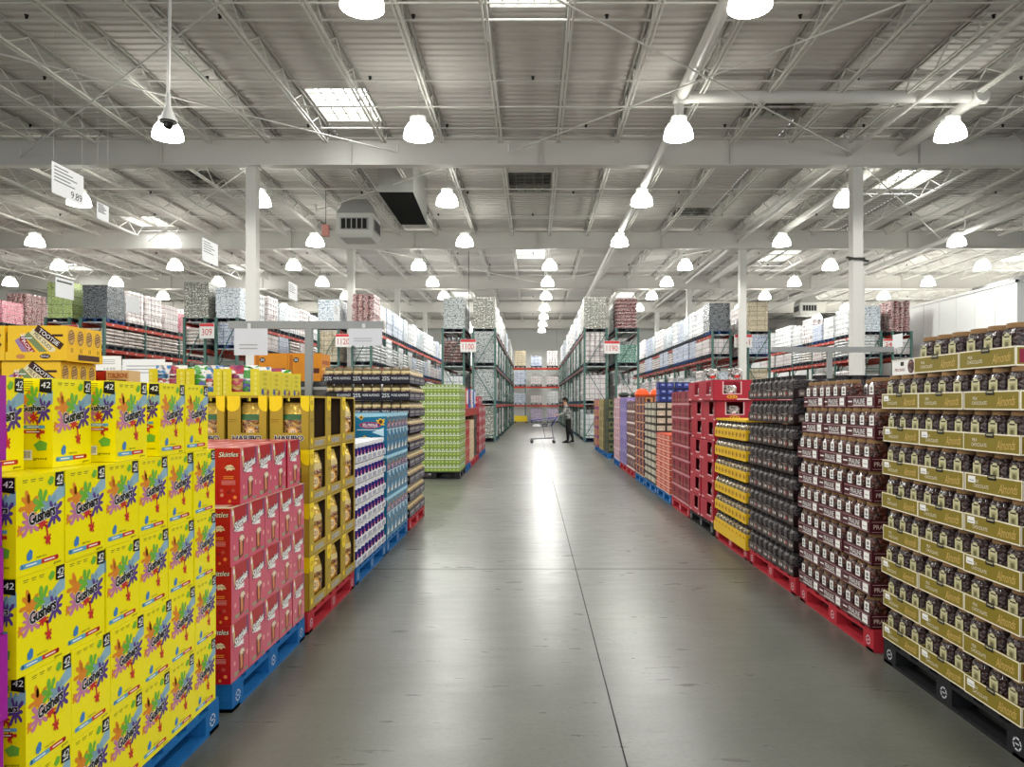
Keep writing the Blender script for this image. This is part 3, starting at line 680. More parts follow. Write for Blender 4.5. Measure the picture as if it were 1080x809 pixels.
run(-15.25, 25.6, 6, 'b', (1,2,3), {0: FL, 1: MID, 2: [SACK], 3: [WHITE[1], PINKW]}, 'the red sack rack', 13, {3: [DARK, WHITE[1], WHITE[1], PINKW, PINK, WHITE[1]]}, step=1.35)
run(-16.45, 25.6, 2, 'b', (2,3), pools, 'the lime stack rack', 14, {3: [LIME, WHITE[0]], 2: [SHORT, SHORT]})
run(-19.85, 25.6, 6, 'b', (2,3), {0: FL, 1: MID, 2: [SHORT], 3: [PINK, LILAC]}, 'the outermost left rack', 15, {3: [WHITE[1], PINK, DRED, PINKW, LILAC, PINK]})
run(13.92, 30.4, 10, 'b', (1,2,3), {0: FL, 1: MID, 2: [TAN if False else SHORT, SACKW, SACK], 3: WHITE[:4]}, 'the tall column rack', 16, {3: [WHITE[4], WHITE[0], WHITE[3], BLUE, WHITE[1]]})
run(15.18, 30.4, 2, 'b', (2,3), pools, 'the cooler-side rack', 17, {3: [DRED, WHITE[0]], 2: [SHORT, SHORT]})
# loads in the cross rack
CR = 'the far cross rack'
for L, z, keys in ((3, 4.38, [TAN, BLUE, WHITE[1], WHITE[5]]), (2, 2.9, [WHITE[2], SHORT, SHORT, SACKW]), (1, 1.42, [BLUE, SHORT, WHITE[3], WHITE[2]]), (0, .012, [None, LILAC, LILAC, WHITE[5]])):
    for k, key in enumerate(keys):
        if key: load(key, -1.0 + k*1.28, 59.15, z, L, k+1, CR)
for i, x in enumerate((-5.2, -3.9, 3.9, 5.2, 6.6)):
    load(WHITE[i % 5], x, 59.15, 4.38, 3, 5+i, CR)
# yellow bin on the floor below the cross rack
t = empty('yellow_bin', (-.95, 58.9, 0)); tag(t, 'yellow low bin on the floor under the far cross rack', 'bin')
m = MB(); Yb = M('E8C92A', rough=.5); m.box(-.5,.5,-.4,-.37,.1,.55,Yb); m.box(-.5,.5,.37,.4,.1,.55,Yb); m.box(-.5,-.47,-.37,.37,.1,.55,Yb); m.box(.47,.5,-.37,.37,.1,.55,Yb); m.box(-.47,.47,-.37,.37,.1,.13,Yb); m.build('bin_walls', t)
m = MB(); m.box(-.5,-.4,-.4,.4,0,.1,BK); m.box(.4,.5,-.4,.4,0,.1,BK); m.build('skids', t)
# red number signs
SR = M('C43A3E', rough=.5)
def numsign(x, y, z, w, h, txt, label):
    t = empty('aisle_number_sign', (x, y, z)); tag(t, label, 'sign')
    m = MB(); F = Fr((-w/2,-.012,-h/2),(1,0,0),(0,0,1)); m.box(-w/2,w/2,-.01,.01,-h/2,h/2,RW); m.rect(F,.02*w,.98*w,.78*h,.98*h,SR,.001)
    m.text(F, txt, w/2, h*.42, w*.72, h*.46, SR); m.build('placard', t)
    m = MB()
    for q in (-w*.4, w*.4): m.box(q-.01,q+.01,-.005,.2,h/2,h/2+.06,RG)
    m.build('bracket', t)
numsign(-2.53, 28.95, 3.78, .62, .5, '1100', 'red and white aisle number sign on the left far-aisle rack')
numsign(3.1, 28.95, 3.72, .62, .5, '1190', 'red and white aisle number sign on the right far-aisle rack')
numsign(-7.22, 28.2, 3.92, .62, .5, '1120', 'red and white number sign below the dark red wrapped packs')
numsign(8.42, 29.6, 4.02, .72, .52, '3161', 'red and white sign numbered 3161 at the white column')
numsign(-11.15, 25.3, 4.0, .5, .52, '309', 'red and white sign numbered 309 over the gummy trays')
numsign(-15.85, 25.3, 4.0, .6, .4, '308', 'red and white number sign just above the candy boxes')
numsign(14.55, 30.1, 3.95, .6, .4, '340', 'red and white number sign beside the cooler')
# hanging rod sign over the left far-aisle rack
m = MB(); m.tube((-2.5,28.8,4.1),(-2.5,28.8,8.0),.012,BK,6); tag(m.build('hanging_rod'), 'thin dark rod hanging from the roof to the left far-aisle rack', 'rod')
# ================================================================ FRONT STACKS, LEFT OF THE AISLE
XLF, XRF = -1.46, 2.04
YEL = M('FAEC00', rough=.32, var=.02, coat=.3); BLKp = M('141414', rough=.4); WHTp = M('F4F4F0', rough=.4, var=.02)
ORG = M('E08A2A', rough=.4); GRN = M('6FB53A', rough=.4); LBL = M('5FA3C8', rough=.4); PUR = M('5A3E86', rough=.4); PNK = M('C77DA0', rough=.4); REDp = M('C9302A', rough=.4); BLU = M('3E7FC0', rough=.4)
def pallet(x, y, col, label, wx=1.04, wy=1.2):
    key = (col, wx, wy)
    if key not in PAL: PAL[key] = Proto(pallet_mesh(col, wx, wy).build('shipping_pallet'), 'pallet')
    return PAL[key].put((x, y, 0.0), label, 'shipping pallets under the stacks')
PAL = {}
def core(x0, x1, y0, y1, z1, label, seams=4):
    cb = M('8E6C48', rough=.85, var=.1, scale=5); t = empty('inner_carton', ((x0+x1)/2, (y0+y1)/2, .143)); tag(t, label, 'carton')
    m = MB(); a, b, h = (x1-x0)/2, (y1-y0)/2, z1-.143; m.box(-a,a,-b,b,0,h,cb); m.build('carton_walls', t)
    m = MB(); tp = M('B89A6E', rough=.4)
    for k in range(1, seams): m.box(-a-.001,a+.001,-b-.001,b+.001,k*h/seams-.002,k*h/seams+.002,M('4E3A24', rough=.9))
    m.box(-.03,.03,-b,b,h,h+.0006,tp); m.build('tape_seams', t)
PB, PR, PK = '1565A5', 'B02834', '1B1C1E'
# ---- yellow fruit snack boxes
GW, GD, GH = .212, .125, .287     # along the aisle, deep, high
def gusher():
    m = MB(); m.box(-GD/2, GD/2, -GW/2, GW/2, 0, GH, YEL); F = faces(GD, GW, GH)
    f = F['+x']; W, H = GW, GH
    def art(f, W, H, sx=1.0, cy=.58):
        cx = W*.52
        m.poly(f, [(W*.55,H*.66),(W*.92,H*.86),(W*1.0,H*.86),(W*1.0,H*.72),(W*.85,H*.68),(W*.7,H*.6)], M('8FB4C4', rough=.4), .0006)
        m.splat(f, cx-W*.26, H*(cy+.1), W*.24, H*.16, ORG, .0007, 8, 3, .4); m.oval(f, cx-W*.3, H*(cy+.2), W*.04, H*.075, ORG, .0007, rot=.3)
        m.splat(f, cx, H*(cy+.1), W*.19, H*.17, GRN, .0008, 7, 5, .4); m.oval(f, cx-W*.04, H*(cy+.2), W*.045, H*.06, GRN, .0009)
        m.splat(f, cx+W*.14, H*(cy+.06), W*.22, H*.14, M('7FA2B4', rough=.4), .0009, 8, 6, .45)
        m.splat(f, cx+W*.25, H*(cy-.02), W*.22, H*.16, PUR, .0010, 9, 8, .45)
        m.splat(f, cx-W*.24, H*(cy-.07), W*.27, H*.15, PNK, .0010, 9, 9, .4); m.splat(f, W*.07, H*(cy-.12), W*.07, H*.07, ORG, .0008, 6, 10, .6)
        m.splat(f, cx, H*(cy-.1), W*.14, H*.08, REDp, .0011, 8, 12, .45)
        m.poly(f, [(cx+W*.06,H*(cy-.12)),(cx+W*.1,H*(cy-.12)),(cx+W*.13,H*(cy-.24)),(cx+W*.1,H*(cy-.24))], REDp, .0011)
        m.splat(f, cx+W*.12, H*(cy-.28), W*.09, H*.075, REDp, .0012, 7, 14, .5)
    art(f, W, H)
    m.text(f, 'Gushers', W*.51, H*.575, W*.56, H*.13, BLKp, .0024, .12, out=WHTp, ow=.075, rot=.16, bold=.035)
    m.poly(f, [(W*.79,H*.845),(W*.985,H*.83),(W*.985,H*.99),(W*.80,H*.99)], BLKp, .0014); m.text(f, '42', W*.89, H*.925, W*.15, H*.075, WHTp, .0020, .1); m.rect(f, W*.83, W*.95, H*.86, H*.875, WHTp, .0018)
    for k in range(3):
        m.rect(f, W*(.12+.16*k), W*(.23+.16*k), H*.945, H*.955, M('8E8A20')); m.rect(f, W*(.13+.16*k), W*(.21+.16*k), H*.925, H*.934, M('8E8A20'))
    m.poly(f, [(W*.63,H*.9),(W*.7,H*.96),(W*.77,H*.94),(W*.75,H*.88),(W*.68,H*.86)], GRN, .0012)
    m.poly(f, [(W*.2,H*.2),(W*.27,H*.25),(W*.32,H*.22),(W*.31,H*.15),(W*.25,H*.13),(W*.2,H*.15)], BLU, .0012)
    m.rect(f, W*.1, W*.5, H*.065, H*.115, LBL, .0010); m.oval(f, W*.1, H*.09, W*.03, H*.025, LBL, .0010); m.rect(f, W*.5, W*.84, H*.065, H*.115, REDp, .0010); m.oval(f, W*.84, H*.09, W*.03, H*.025, REDp, .0010)
    m.text(f, 'VARIETY PACK', W*.5, H*.145, W*.22, H*.018, BLKp, .0012); m.rect(f, W*.18, W*.4, H*.083, H*.097, WHTp, .0014); m.rect(f, W*.56, W*.78, H*.083, H*.097, WHTp, .0014)
    m.text(f, 'gmmi', W*.84, H*.03, W*.16, H*.035, BLKp, .0012)
    f = F['-y']; W = GD
    art(f, W, H, cy=.66); m.text(f, 'Gushers', W*.52, H*.67, W*.62, H*.075, BLKp, .0024, .12, out=WHTp, ow=.075, rot=.05, bold=.035)
    m.poly(f, [(W*.66,H*.85),(W*.98,H*.83),(W*.98,H*.99),(W*.68,H*.99)], BLKp, .0014); m.text(f, '42', W*.83, H*.925, W*.24, H*.065, WHTp, .0020, .1)
    for k in range(5): m.rect(f, W*.12, W*.5, H*(.96-.025*k), H*(.968-.025*k), M('8E8A20'))
    m.rect(f, W*.2, W*.8, H*.44, H*.475, LBL, .0012); m.rect(f, W*.2, W*.8, H*.385, H*.42, REDp, .0012); m.rect(f, W*.35, W*.65, H*.452, H*.463, WHTp, .0014); m.rect(f, W*.33, W*.67, H*.397, H*.408, WHTp, .0014)
    m.poly(f, [(W*.52,H*.26),(W*.68,H*.31),(W*.86,H*.28),(W*.84,H*.2),(W*.62,H*.19)], GRN, .0012)
    m.rect(f, W*.16, W*.48, H*.09, H*.2, WHTp, .0012)
    for k in range(9): m.rect(f, W*(.18+.031*k), W*(.18+.031*k+.014), H*.11, H*.19, BLKp, .0014)
    m.text(f, 'gmmi', W*.68, H*.1, W*.34, H*.035, BLKp, .0012)
    m.rect(F['top'], .002, GD-.002, GW/2-.0008, GW/2+.0008, M('B8AE0C'), .0006)
    return m.build('fruit_snack_box')
GP = Proto(gusher(), 'snack box')
pallet(XLF-.52, 2.78, PB, 'blue pallet under the yellow fruit snack boxes', 1.04, 1.32)
GY0 = 2.09; GPIT = .2185; GOFF = [.03, .035, 0, -.005, 0]
for L in range(5):
    z = .143 + L*(GH+.001)
    if L < 4:
        for k in range(6):
            GP.put((XLF-GD/2+jit(.003), GY0+GOFF[L]+(GPIT-.004*(L < 2))*(k+.5), z), 'yellow fruit snack box, ' + ordn(L+1) + ' layer up, ' + ordn(k+1) + ' from the purple boxes', 'yellow fruit snack boxes', rz=jit(.012))
        for c in range(1, 8):     # the near end of the stack and the top of the fourth layer
            ks = range(6) if L == 3 else ([0, 5] if c < 3 else [])
            for k in ks: GP.put((XLF-GD/2-c*.1275, GY0+GPIT*(k+.5), z), 'yellow fruit snack box, ' + ordn(L+1) + ' layer, ' + ordn(k+1) + ' from the purple boxes, ' + ordn(c+1) + ' file in', 'yellow fruit snack boxes', rz=jit(.01))
for i, (x, y, rz) in enumerate([(-1.655, 2.21, .03), (-1.60, 2.47, .02), (-1.535, 2.715, 0.0), (-1.525, 3.0, .02), (-1.525, 3.22, -.01)]):
    GP.put((x, y, .143+4*(GH+.001)), 'yellow fruit snack box on the top tier, ' + ordn(i+1) + ' from the purple boxes', 'yellow fruit snack boxes', rz=rz)
for i, (x, y) in enumerate([(-1.8, 2.33), (-1.78, 2.6)]):
    GP.put((x, y, .143+4*(GH+.001)), 'yellow fruit snack box standing inward on the top tier, ' + ('beside the purple boxes', 'under the candy bar boxes')[i], 'yellow fruit snack boxes')
core(-2.5, XLF-.14, 2.34, 3.17, .143+3*(GH+.001)-.002, 'plain inner cartons behind the yellow fruit snack boxes')
# ---- plain purple cartons
def purple():
    m = MB(); p = M('A01C96', rough=.5, var=.06, scale=3, bump=.15, bscale=12); d = M('6E1468', rough=.6)
    m.box(-.26,.26,-.3,.3,0,.236,p)
    F = faces(.52,.6,.236)
    for s in ('+x','-y','+y'):
        W = .6 if s == '+x' else .52
        m.rect(F[s], 0, W, .0, .003, d); m.rect(F[s], W*.5-.001, W*.5+.001, 0, .236, d)
    m.rect(F['+x'], .5, .56, .03, .034, M('D9A0D4')); m.rect(F['+x'], .5, .57, .02, .023, M('D9A0D4'))
    return m.build('purple_carton')
UP = Proto(purple(), 'carton')
pallet(XLF-.52, 1.45, PB, 'blue pallet under the purple cartons', 1.04, 1.2)
for L in range(6):
    z = .143 + .24*L
    dx = [.0,-.0,.012,.0,-.004,.008][L]
    for k, y in enumerate((1.76, 1.15)):
        UP.put((-1.735+dx, y, z), 'plain purple carton, ' + ordn(L+1) + ' layer up, ' + ('against the yellow boxes' if k == 0 else 'second from the yellow boxes'), 'purple cartons')
        if k == 0: UP.put((-2.26, y, z), 'plain purple carton, ' + ordn(L+1) + ' layer up, behind the row facing the aisle', 'purple cartons')
# ---- pink and red chewy candy boxes
SW, SD, SH = .226, .116, .283
def skittle():
    PKb = M('D0566E', rough=.32, coat=.3, var=.05); RDb = M('B1121F', rough=.32, coat=.3); m = MB(); cr = M('EBDDC0', rough=.4); br = M('6A3A2C', rough=.4); LBp = M('E7A9A0')
    m.box(-SD/2, SD/2, -SW/2, SW/2, 0, SH, PKb); F = faces(SD, SW, SH); W, H = SW, SH
    f = F['+x']
    m.poly(f, [(W*.17,H),(W*.22,H*.72),(W*.84,H*.80),(W*.88,H)], RDb, .0006)
    m.poly(f, [(W*.06,H*.99),(W*.15,H*.99),(W*.22,H*.8),(W*.16,H*.62)], M('D9C58A'), .0008); m.oval(f, W*.12, H*.9, W*.05, H*.05, WHTp, .001)
    m.poly(f, [(W*.86,H*.99),(W*.95,H*.99),(W*.98,H*.6),(W*.88,H*.74)], M('6E4A70'), .0008)
    m.text(f, 'Skittles', W*.52, H*.70, W*.72, H*.15, WHTp, .0022, .25, out=BLKp, ow=.075, rot=.22, bold=.03)
    m.splat(f, W*.5, H*.58, W*.3, H*.06, WHTp, .0008, 8, 3, .6)
    m.poly(f, [(W*.44,H*.42),(W*.66,H*.5),(W*.74,H*.42),(W*.68,H*.1),(W*.46,H*.06)], br, .0010); m.poly(f, [(W*.5,H*.36),(W*.62,H*.4),(W*.64,H*.14),(W*.52,H*.1)], M('D88A5A'), .0012)
    m.splat(f, W*.6, H*.42, W*.2, H*.07, cr, .0014, 9, 4, .55); m.oval(f, W*.2, H*.3, W*.05, H*.04, LBp, .001); m.oval(f, W*.9, H*.33, W*.05, H*.05, LBp, .001)
    m.splat(f, W*.3, H*.1, W*.2, H*.05, M('9FA07E'), .001, 8, 9, .6); m.rect(f, W*.75, W*.95, H*.03, H*.08, M('8A8F7A'), .001)
    f = F['-y']; W = SD
    m.rect(f, 0, W, 0, H, RDb, .0005)
    m.text(f, 'Skittles', W*.5, H*.89, W*.85, H*.085, WHTp, .0020, .25, out=BLKp, ow=.04, rot=.03)
    m.splat(f, W*.55, H*.66, W*.28, H*.06, cr, .0012, 9, 4, .7); m.text(f, 'SMOOTHIES', W*.55, H*.66, W*.4, H*.03, br, .0018, .2)
    for k in range(2): m.rect(f, W*.28, W*.72, H*(.49-.03*k), H*(.505-.03*k), M('E08A3A'), .001)
    for k in range(4): m.rect(f, W*.2, W*.8, H*(.42-.022*k), H*(.43-.022*k), M('D98C94'), .001)
    for a, b, c in ((.2,.25,'C4525C'),(.22,.17,'D98C7A'),(.7,.25,'B84A4A'),(.78,.13,'F08A4A'),(.5,.22,'8E1A22')): m.oval(f, W*a, H*b, W*.08, H*.032, M(c), .001)
    m.oval(f, W*.55, H*.06, W*.06, H*.025, M('D98C3A'), .001)
    f = F['top']; m.rect(f, SD*.5-.0008, SD*.5+.0008, 0, SW, M('F1C9C4'), .0006); m.splat(f, SD*.3, SW*.5, SD*.2, SW*.35, M('E8A8A0'), .0008, 7, 5, .5); m.splat(f, SD*.75, SW*.4, SD*.15, SW*.3, RDb, .0009, 7, 6, .5)
    return m.build('chewy_candy_box')
KP = Proto(skittle(), 'candy box')
pallet(XLF-.52, 4.16, PB, 'blue pallet under the pink and red candy boxes', 1.04, 1.14)
SY0 = 3.575
for L in range(4):
    z = .143 + L*(SH+.001); ys = [SY0 + .229*(k+.5) for k in range(5)]
    if L == 3: ys = [3.70+.229*(k+.5) for k in range(3)] + [4.53]
    for c in range(9):
        for k, y in enumerate(ys):
            if c > 0 and not (L == 3 or (k == 0 and c < 3)): continue
            if L == 3 and c == 0 and k == 3: y += .0
            KP.put((XLF-SD/2-c*.1165+jit(.002)-(.0 if L < 3 else .005), y, z), 'pink and red candy box, ' + ('top layer' if L == 3 else ordn(L+1) + ' layer up') + ', ' + ordn(k+1) + ' past the yellow boxes, ' + ordn(c+1) + ' in from the aisle', 'pink and red candy boxes', rz=jit(.012))
KP.put((XLF-SD/2-.003, 4.40+.0, .143+3*(SH+.001)), 'pink and red candy box in the top layer showing its barcode end', 'pink and red candy boxes') if False else None
core(-2.5, XLF-.13, 3.82, 4.7, .143+3*(SH+.001)-.003, 'plain inner cartons behind the pink and red candy boxes')
m = MB(); Lp = M('C9B79C', rough=.8, var=.1)
m.box(XLF-1.04, XLF+.004, SY0, 4.72, .143+3*(SH+.001)-.0015, .143+3*(SH+.001)-.0008, Lp); tag(m.build('slip_sheet'), 'thin tan slip sheet beneath the top layer of pink candy boxes', 'sheet')
# ---- golden gummy display cartons with windows and bags
HW, HY, HH = .262, .41, .352
def window_panel(m, F, w, h, hole, mat, th=.004, halfdisc=None):
    a0, a1, b0, b1 = hole
    for r in ((0,w,0,b0),(0,w,b1,h),(0,a0,b0,b1),(a1,w,b0,b1)):
        if r[1]-r[0] < 1e-4 or r[3]-r[2] < 1e-4: continue
        P0 = [F.p(r[0],r[2]),F.p(r[1],r[2]),F.p(r[1],r[3]),F.p(r[0],r[3])]; P1 = [F.p(r[0],r[2],-th),F.p(r[1],r[2],-th),F.p(r[1],r[3],-th),F.p(r[0],r[3],-th)]
        m.add(P0+P1, [(0,1,2,3),(7,6,5,4),(0,4,5,1),(1,5,6,2),(2,6,7,3),(3,7,4,0)], mat)
def haribo():
    G = M('B3962A', rough=.45, var=.06, scale=4); Gd = M('4A3826', rough=.8); Yc = M('F6D80E', rough=.4); m = MB(); R_ = M('9A2A1C')
    F = faces(HW, HY, HH)
    f = F['-y']; window_panel(m, f, HW, HH, (HW*.34, HW*.80, HH*.31, HH*.96), G)
    f2 = F['+x']; window_panel(m, f2, HY, HH, (HY*.25, HY*.92, HH*.2, HH*.96), G)
    m.box(-HW/2, -HW/2+.004, -HY/2, HY/2, 0, HH*.9, Gd); m.box(-HW/2, HW/2, HY/2-.004, HY/2, 0, HH, Gd); m.box(-HW/2, HW/2, -HY/2+.004, HY/2, 0, .004, Gd)
    m.box(-HW/2, HW/2, -HY/2+.004, HY/2-.004, HH-.004, HH, G)
    for f, W in ((F['-y'], HW), (F['+x'], HY)):
        for cx in ((W*.13, W*.97) if W == HW else (W*.12,)):
            r = HW*.19; pts = [(cx-r, HH*.995)] + [(cx + r*math.cos(PI+PI*k/10), HH*.84 + r*.95*math.sin(PI+PI*k/10)) for k in range(11)] + [(cx+r, HH*.995)]
            pts = [(min(max(a, .001), W-.001), b) for a, b in pts]
            m.poly(f, pts, Yc, .0010)
            if r < cx+.01 < W: m.text(f, '125', min(cx, W-.04), HH*.87, HW*.2, HH*.07, R_, .0018)
        m.rect(f, W*.04, W*.24, HH*.55, HH*.56, M('7A6420'), .001); m.rect(f, W*.04, W*.22, HH*.51, HH*.52, M('7A6420'), .001)
    m.text(F['-y'], 'HARIBO', HW*.5, HH*.21, HW*.72, HH*.1, BLKp, .0024, 0, out=WHTp, ow=.08, bold=.03)
    m.text(F['+x'], 'HARIBO', HY*.55, HH*.1, HY*.5, HH*.085, BLKp, .0024, 0, out=WHTp, ow=.06)
    m.splat(F['+x'], HY*.12, HH*.15, HY*.07, HH*.08, Yc, .001, 8, 3, .7)
    return m.build('gummy_display_carton')
def bag(name, w, d, h, cols, seed=1, txt=None, fronts=('-y','+x')):
    """a stand-up pouch: pinched sealed top, full belly"""
    m = MB(); N = 20; R = 9; top, mid = cols[0], cols[1]; r = random.Random(seed)
    rings = []
    for j in range(R):
        t = j/(R-1); bul = (1 - (2*t-.8)**2*.42) if t < .85 else .55*(1-(t-.85)/.15)+.05
        wd = (1 if t < .8 else 1-.06*(t-.8)/.2); rings.append((wd*w/2*(.9+.1*math.sin(PI*t)), max(.03, bul)*d/2, t*h))
    vs = []
    for a, b, z in rings:
        for k in range(N):
            t = 2*PI*k/N; ct, st = math.cos(t), math.sin(t); q = 1/((abs(ct)**3+abs(st)**3)**(1/3)); e = r.uniform(-.004,.004)
            vs.append((a*q*ct+e, b*q*st+e, z))
    for j in range(R-1):
        mt = mid if j < R-4 else (cols[2] if len(cols) > 2 and j < R-3 else top)
        m.add([vs[j*N+k] for k in range(N)]+[vs[(j+1)*N+k] for k in range(N)], [(k,(k+1)%N,N+(k+1)%N,N+k) for k in range(N)], mt, True)
    m.add(vs[-N:], [tuple(range(N))], top)
    F = Fr((-w/2,-d/2,0),(1,0,0),(0,0,1))
    if txt:
        m.oval(F, w/2, h*.36, w*.2, w*.2, M('E8A23A'), .004); m.oval(F, w/2, h*.36, w*.15, w*.15, M('F3DFB0'), .005); m.text(F, txt, w/2, h*.36, w*.22, w*.13, M('9A2A1C'), .006)
    return m.build(name)
GOLDF = M('C8A94A', rough=.22, metal=.35, var=.2, scale=25, bump=.5, bscale=40); SWEET = Mcell('gummy_mix', '5E1F14', 'C9A04A', 55, .25)
HPp = Proto(haribo(), 'display carton'); BG2 = Proto(bag('gummy_bag', .25, .1, .31, (GOLDF, SWEET, M('D8C48A', rough=.3, bump=.4)), 4, '125'), 'sweets bag'); BGp = Proto(bag('gummy_bag', .165, .085, .3, (GOLDF, SWEET, M('3E6A3A', rough=.3, bump=.4)), 3, '125'), 'sweets bag')
pallet(XLF-.52, 5.42, PR, 'red pallet under the golden gummy cartons', 1.04, 1.24)
HY0 = 4.83
for L in range(4):
    for k in range(3):
        for c in range(4):
            if c > 0 and L < 3: continue
            if L == 3 and c > 0 and k > 0: continue
            x = XLF - HW/2 - c*.264; y = HY0 + (k+.5)*.413; z = .143 + L*(HH+.001)
            if L == 3 and k == 0: x -= .012*c
            where = ('top layer' if L == 3 else ordn(L+1) + ' layer up') + ', ' + ordn(k+1) + ' from the pink boxes' + (', ' + ordn(c+1) + ' in from the aisle' if c else ' by the aisle')
            HPp.put((x, y, z), 'golden gummy display carton, ' + where, 'golden gummy cartons')
            if not (L == 3 and k == 1 and c == 0):
                BGp.put((x+.02, y-HY/2+.055, z+.005), 'gold gummy bag in carton, ' + where, 'gummy bags in golden cartons')
            if c == 0 and not (L == 3 and k in (0, 1)):
                BG2.put((x+HW/2-.082, y+.045, z+.005), 'gummy bag in aisle window, ' + where, 'gummy bags in golden cartons', rz=PI/2-.35)
core(-2.5, XLF-HW-.01, 4.85, 6.05, .143+3*(HH+.001)-.002, 'plain inner cartons behind the golden gummy cartons')
# ---- gum tubs in white trays
def tubtray():
    m = MB(); Wt = M('E9E9EC', rough=.4); m.box(-.13,.13,-.2,.2,0,.004,Wt)
    for a, b, c, d in ((-.13,.13,-.2,-.196),(-.13,.13,.196,.2),(-.13,-.126,-.196,.196),(.126,.13,-.196,.196)): m.box(a,b,c,d,.0,.06,Wt)
    F = faces(.26,.4,.06)
    m.rect(F['+x'], .03, .17, .012, .048, M('9FA4B8'), .001); m.rect(F['+x'], .22, .36, .012, .048, M('9FA4B8'), .001); m.text(F['+x'], 'CUBES', .1, .03, .1, .02, WHTp, .0016); m.rect(F['-y'], .05, .2, .012, .048, M('9FA4B8'), .001)
    return m.build('white_tray')
def tub():
    nv = M('2B2C7C', rough=.3); m = MB(); wt = M('EDEEF0', rough=.3)
    m.lathe([(.052,0),(.058,.01),(.058,.12),(.05,.13)], wt, n=14, mats=[wt, nv, wt]); o = m.build('gum_tub')
    m = MB(); m.lathe([(.06,.13),(.062,.135),(.062,.158),(.055,.162),(.0,.163)], wt, n=14); m.build('lid', o)
    F = Fr((.0585,-.03,0),(0,1,0),(0,0,1)); m = MB(); m.oval(F,.03,.07,.026,.03,M('B8447A'),.001); m.oval(F,.03,.06,.016,.012,WHTp,.002); m.build('label_mark', o)
    return o
TTp = Proto(tubtray(), 'tray'); TBp = Proto(tub(), 'tub')
pallet(XLF-.52, 6.72, PB, 'blue pallet under the navy and white tubs', 1.04, 1.22)
for L in range(6):
    for k in range(3):
        z = .143 + L*.172 + L*.0; y = 6.12 + (k+.5)*.405; x = XLF-.13
        if L == 5 and k == 0: pass
        TTp.put((x, y, z), 'white tray of tubs, ' + ordn(L+1) + ' layer up, ' + ordn(k+1) + ' from the gummy cartons', 'white trays of tubs')
        for q in range(3):
            for s in range(2 if (L == 5 or k == 0) else 1):
                TBp.put((x+.065-s*.128, y-.13+q*.13, z+.005), 'navy and white tub, ' + ordn(L+1) + ' tray up, ' + ordn(k*3+q+1) + ' along the aisle' + (', inner row' if s else ''), 'navy tubs in white trays')
# ---- teal toy boxes with sunflowers
def teal():
    T = M('187096', rough=.35, var=.08); m = MB(); sx, sy, sz = .3, .2, .42; m.box(-sx/2,sx/2,-sy/2,sy/2,0,sz,T); F = faces(sx,sy,sz)
    fy = M('E8BF2A'); fb = M('5A3A1C')
    for f, W in ((F['+x'], sy), (F['-y'], sx)):
        m.poly(f, [(0,sz),(W,sz),(W,sz*.93),(0,sz*.9)], M('9FD3E6'), .0006)
        for cx, cy, r in ((.8,.8,.16),(.25,.4,.12),(.75,.15,.13),(.15,.9,.1)):
            m.splat(f, W*cx, sz*cy, W*r, W*r, fy, .001, 9, int(cx*50), .6); m.oval(f, W*cx, sz*cy, W*r*.4, W*r*.4, fb, .0014)
        m.poly(f, [(W*.1,sz*.1),(W*.5,sz*.3),(W*.55,sz*.1)], M('E6F0F4'), .0009); m.poly(f, [(W*.5,sz*.55),(W*.9,sz*.66),(W*.9,sz*.45)], M('BFE0EE'), .0009)
        m.oval(f, W*.45, sz*.72, W*.36, sz*.075, REDp, .0016); m.oval(f, W*.45, sz*.72, W*.32, sz*.062, M('2A3C8A'), .0018)
        m.text(f, 'BUBBLE', W*.45, sz*.735, W*.5, sz*.045, WHTp, .0024, .1, out=REDp, ow=.04); m.text(f, 'PALOOZA', W*.45, sz*.69, W*.5, sz*.04, WHTp, .0024, .1, out=REDp, ow=.04)
        m.rect(f, 0, W*.9, sz*.6, sz*.615, WHTp, .001)
    return m.build('bubble_toy_box')
TLp = Proto(teal(), 'toy box')
pallet(XLF-.52, 8.0, PB, 'blue pallet under the teal bubble toy boxes', 1.04, 1.22)
for L in range(3):
    for k in range(6):
        for c in range(3):
            if c and k > 0 and L < 2: continue
            TLp.put((XLF-.15-c*.302, 7.39+(k+.5)*.203, .143+L*.421), 'teal bubble toy box with sunflowers, ' + ordn(L+1) + ' layer up, ' + ordn(k+1) + ' from the tubs' + (', ' + ordn(c+1) + ' in from the aisle' if c else ''), 'teal toy boxes')
core(-2.35, XLF-.31, 7.62, 8.58, 1.3, 'plain inner cartons behind the teal toy boxes')
# ---- almond biscotti bags in dark trays
def bisctray():
    D = M('241E2C', rough=.45); m = MB(); sx, sy, h = .34, .4, .105
    m.box(-sx/2,sx/2,-sy/2,sy/2,0,.004,D)
    for a, b, c, d in ((-sx/2,sx/2,-sy/2,-sy/2+.004),(-sx/2,sx/2,sy/2-.004,sy/2),(-sx/2,-sx/2+.004,-sy/2+.004,sy/2-.004),(sx/2-.004,sx/2,-sy/2+.004,sy/2-.004)): m.box(a,b,c,d,0,h,D)
    F = faces(sx,sy,h)
    m.text(F['-y'], '25%', sx*.17, h*.55, sx*.27, h*.45, WHTp, .001); m.text(F['-y'], 'MORE ALMONDS', sx*.66, h*.58, sx*.6, h*.28, WHTp, .001)
    m.text(F['+x'], 'ALMOND BISCOTTI', sy*.5, h*.55, sy*.8, h*.3, WHTp, .001); m.rect(F['+x'], sy*.1, sy*.9, h*.15, h*.25, M('8A8AA0'), .001)
    return m.build('dark_tray')
BISC = Mcell('biscotti_pieces', '4E3420', 'C9AA78', 26, .4, .3)
BTp = Proto(bisctray(), 'tray'); BBp = Proto(bag('biscotti_bag', .11, .12, .19, (M('6E5E44', rough=.35, bump=.4), BISC, M('D8C690', rough=.4)), 5), 'biscuit bag')
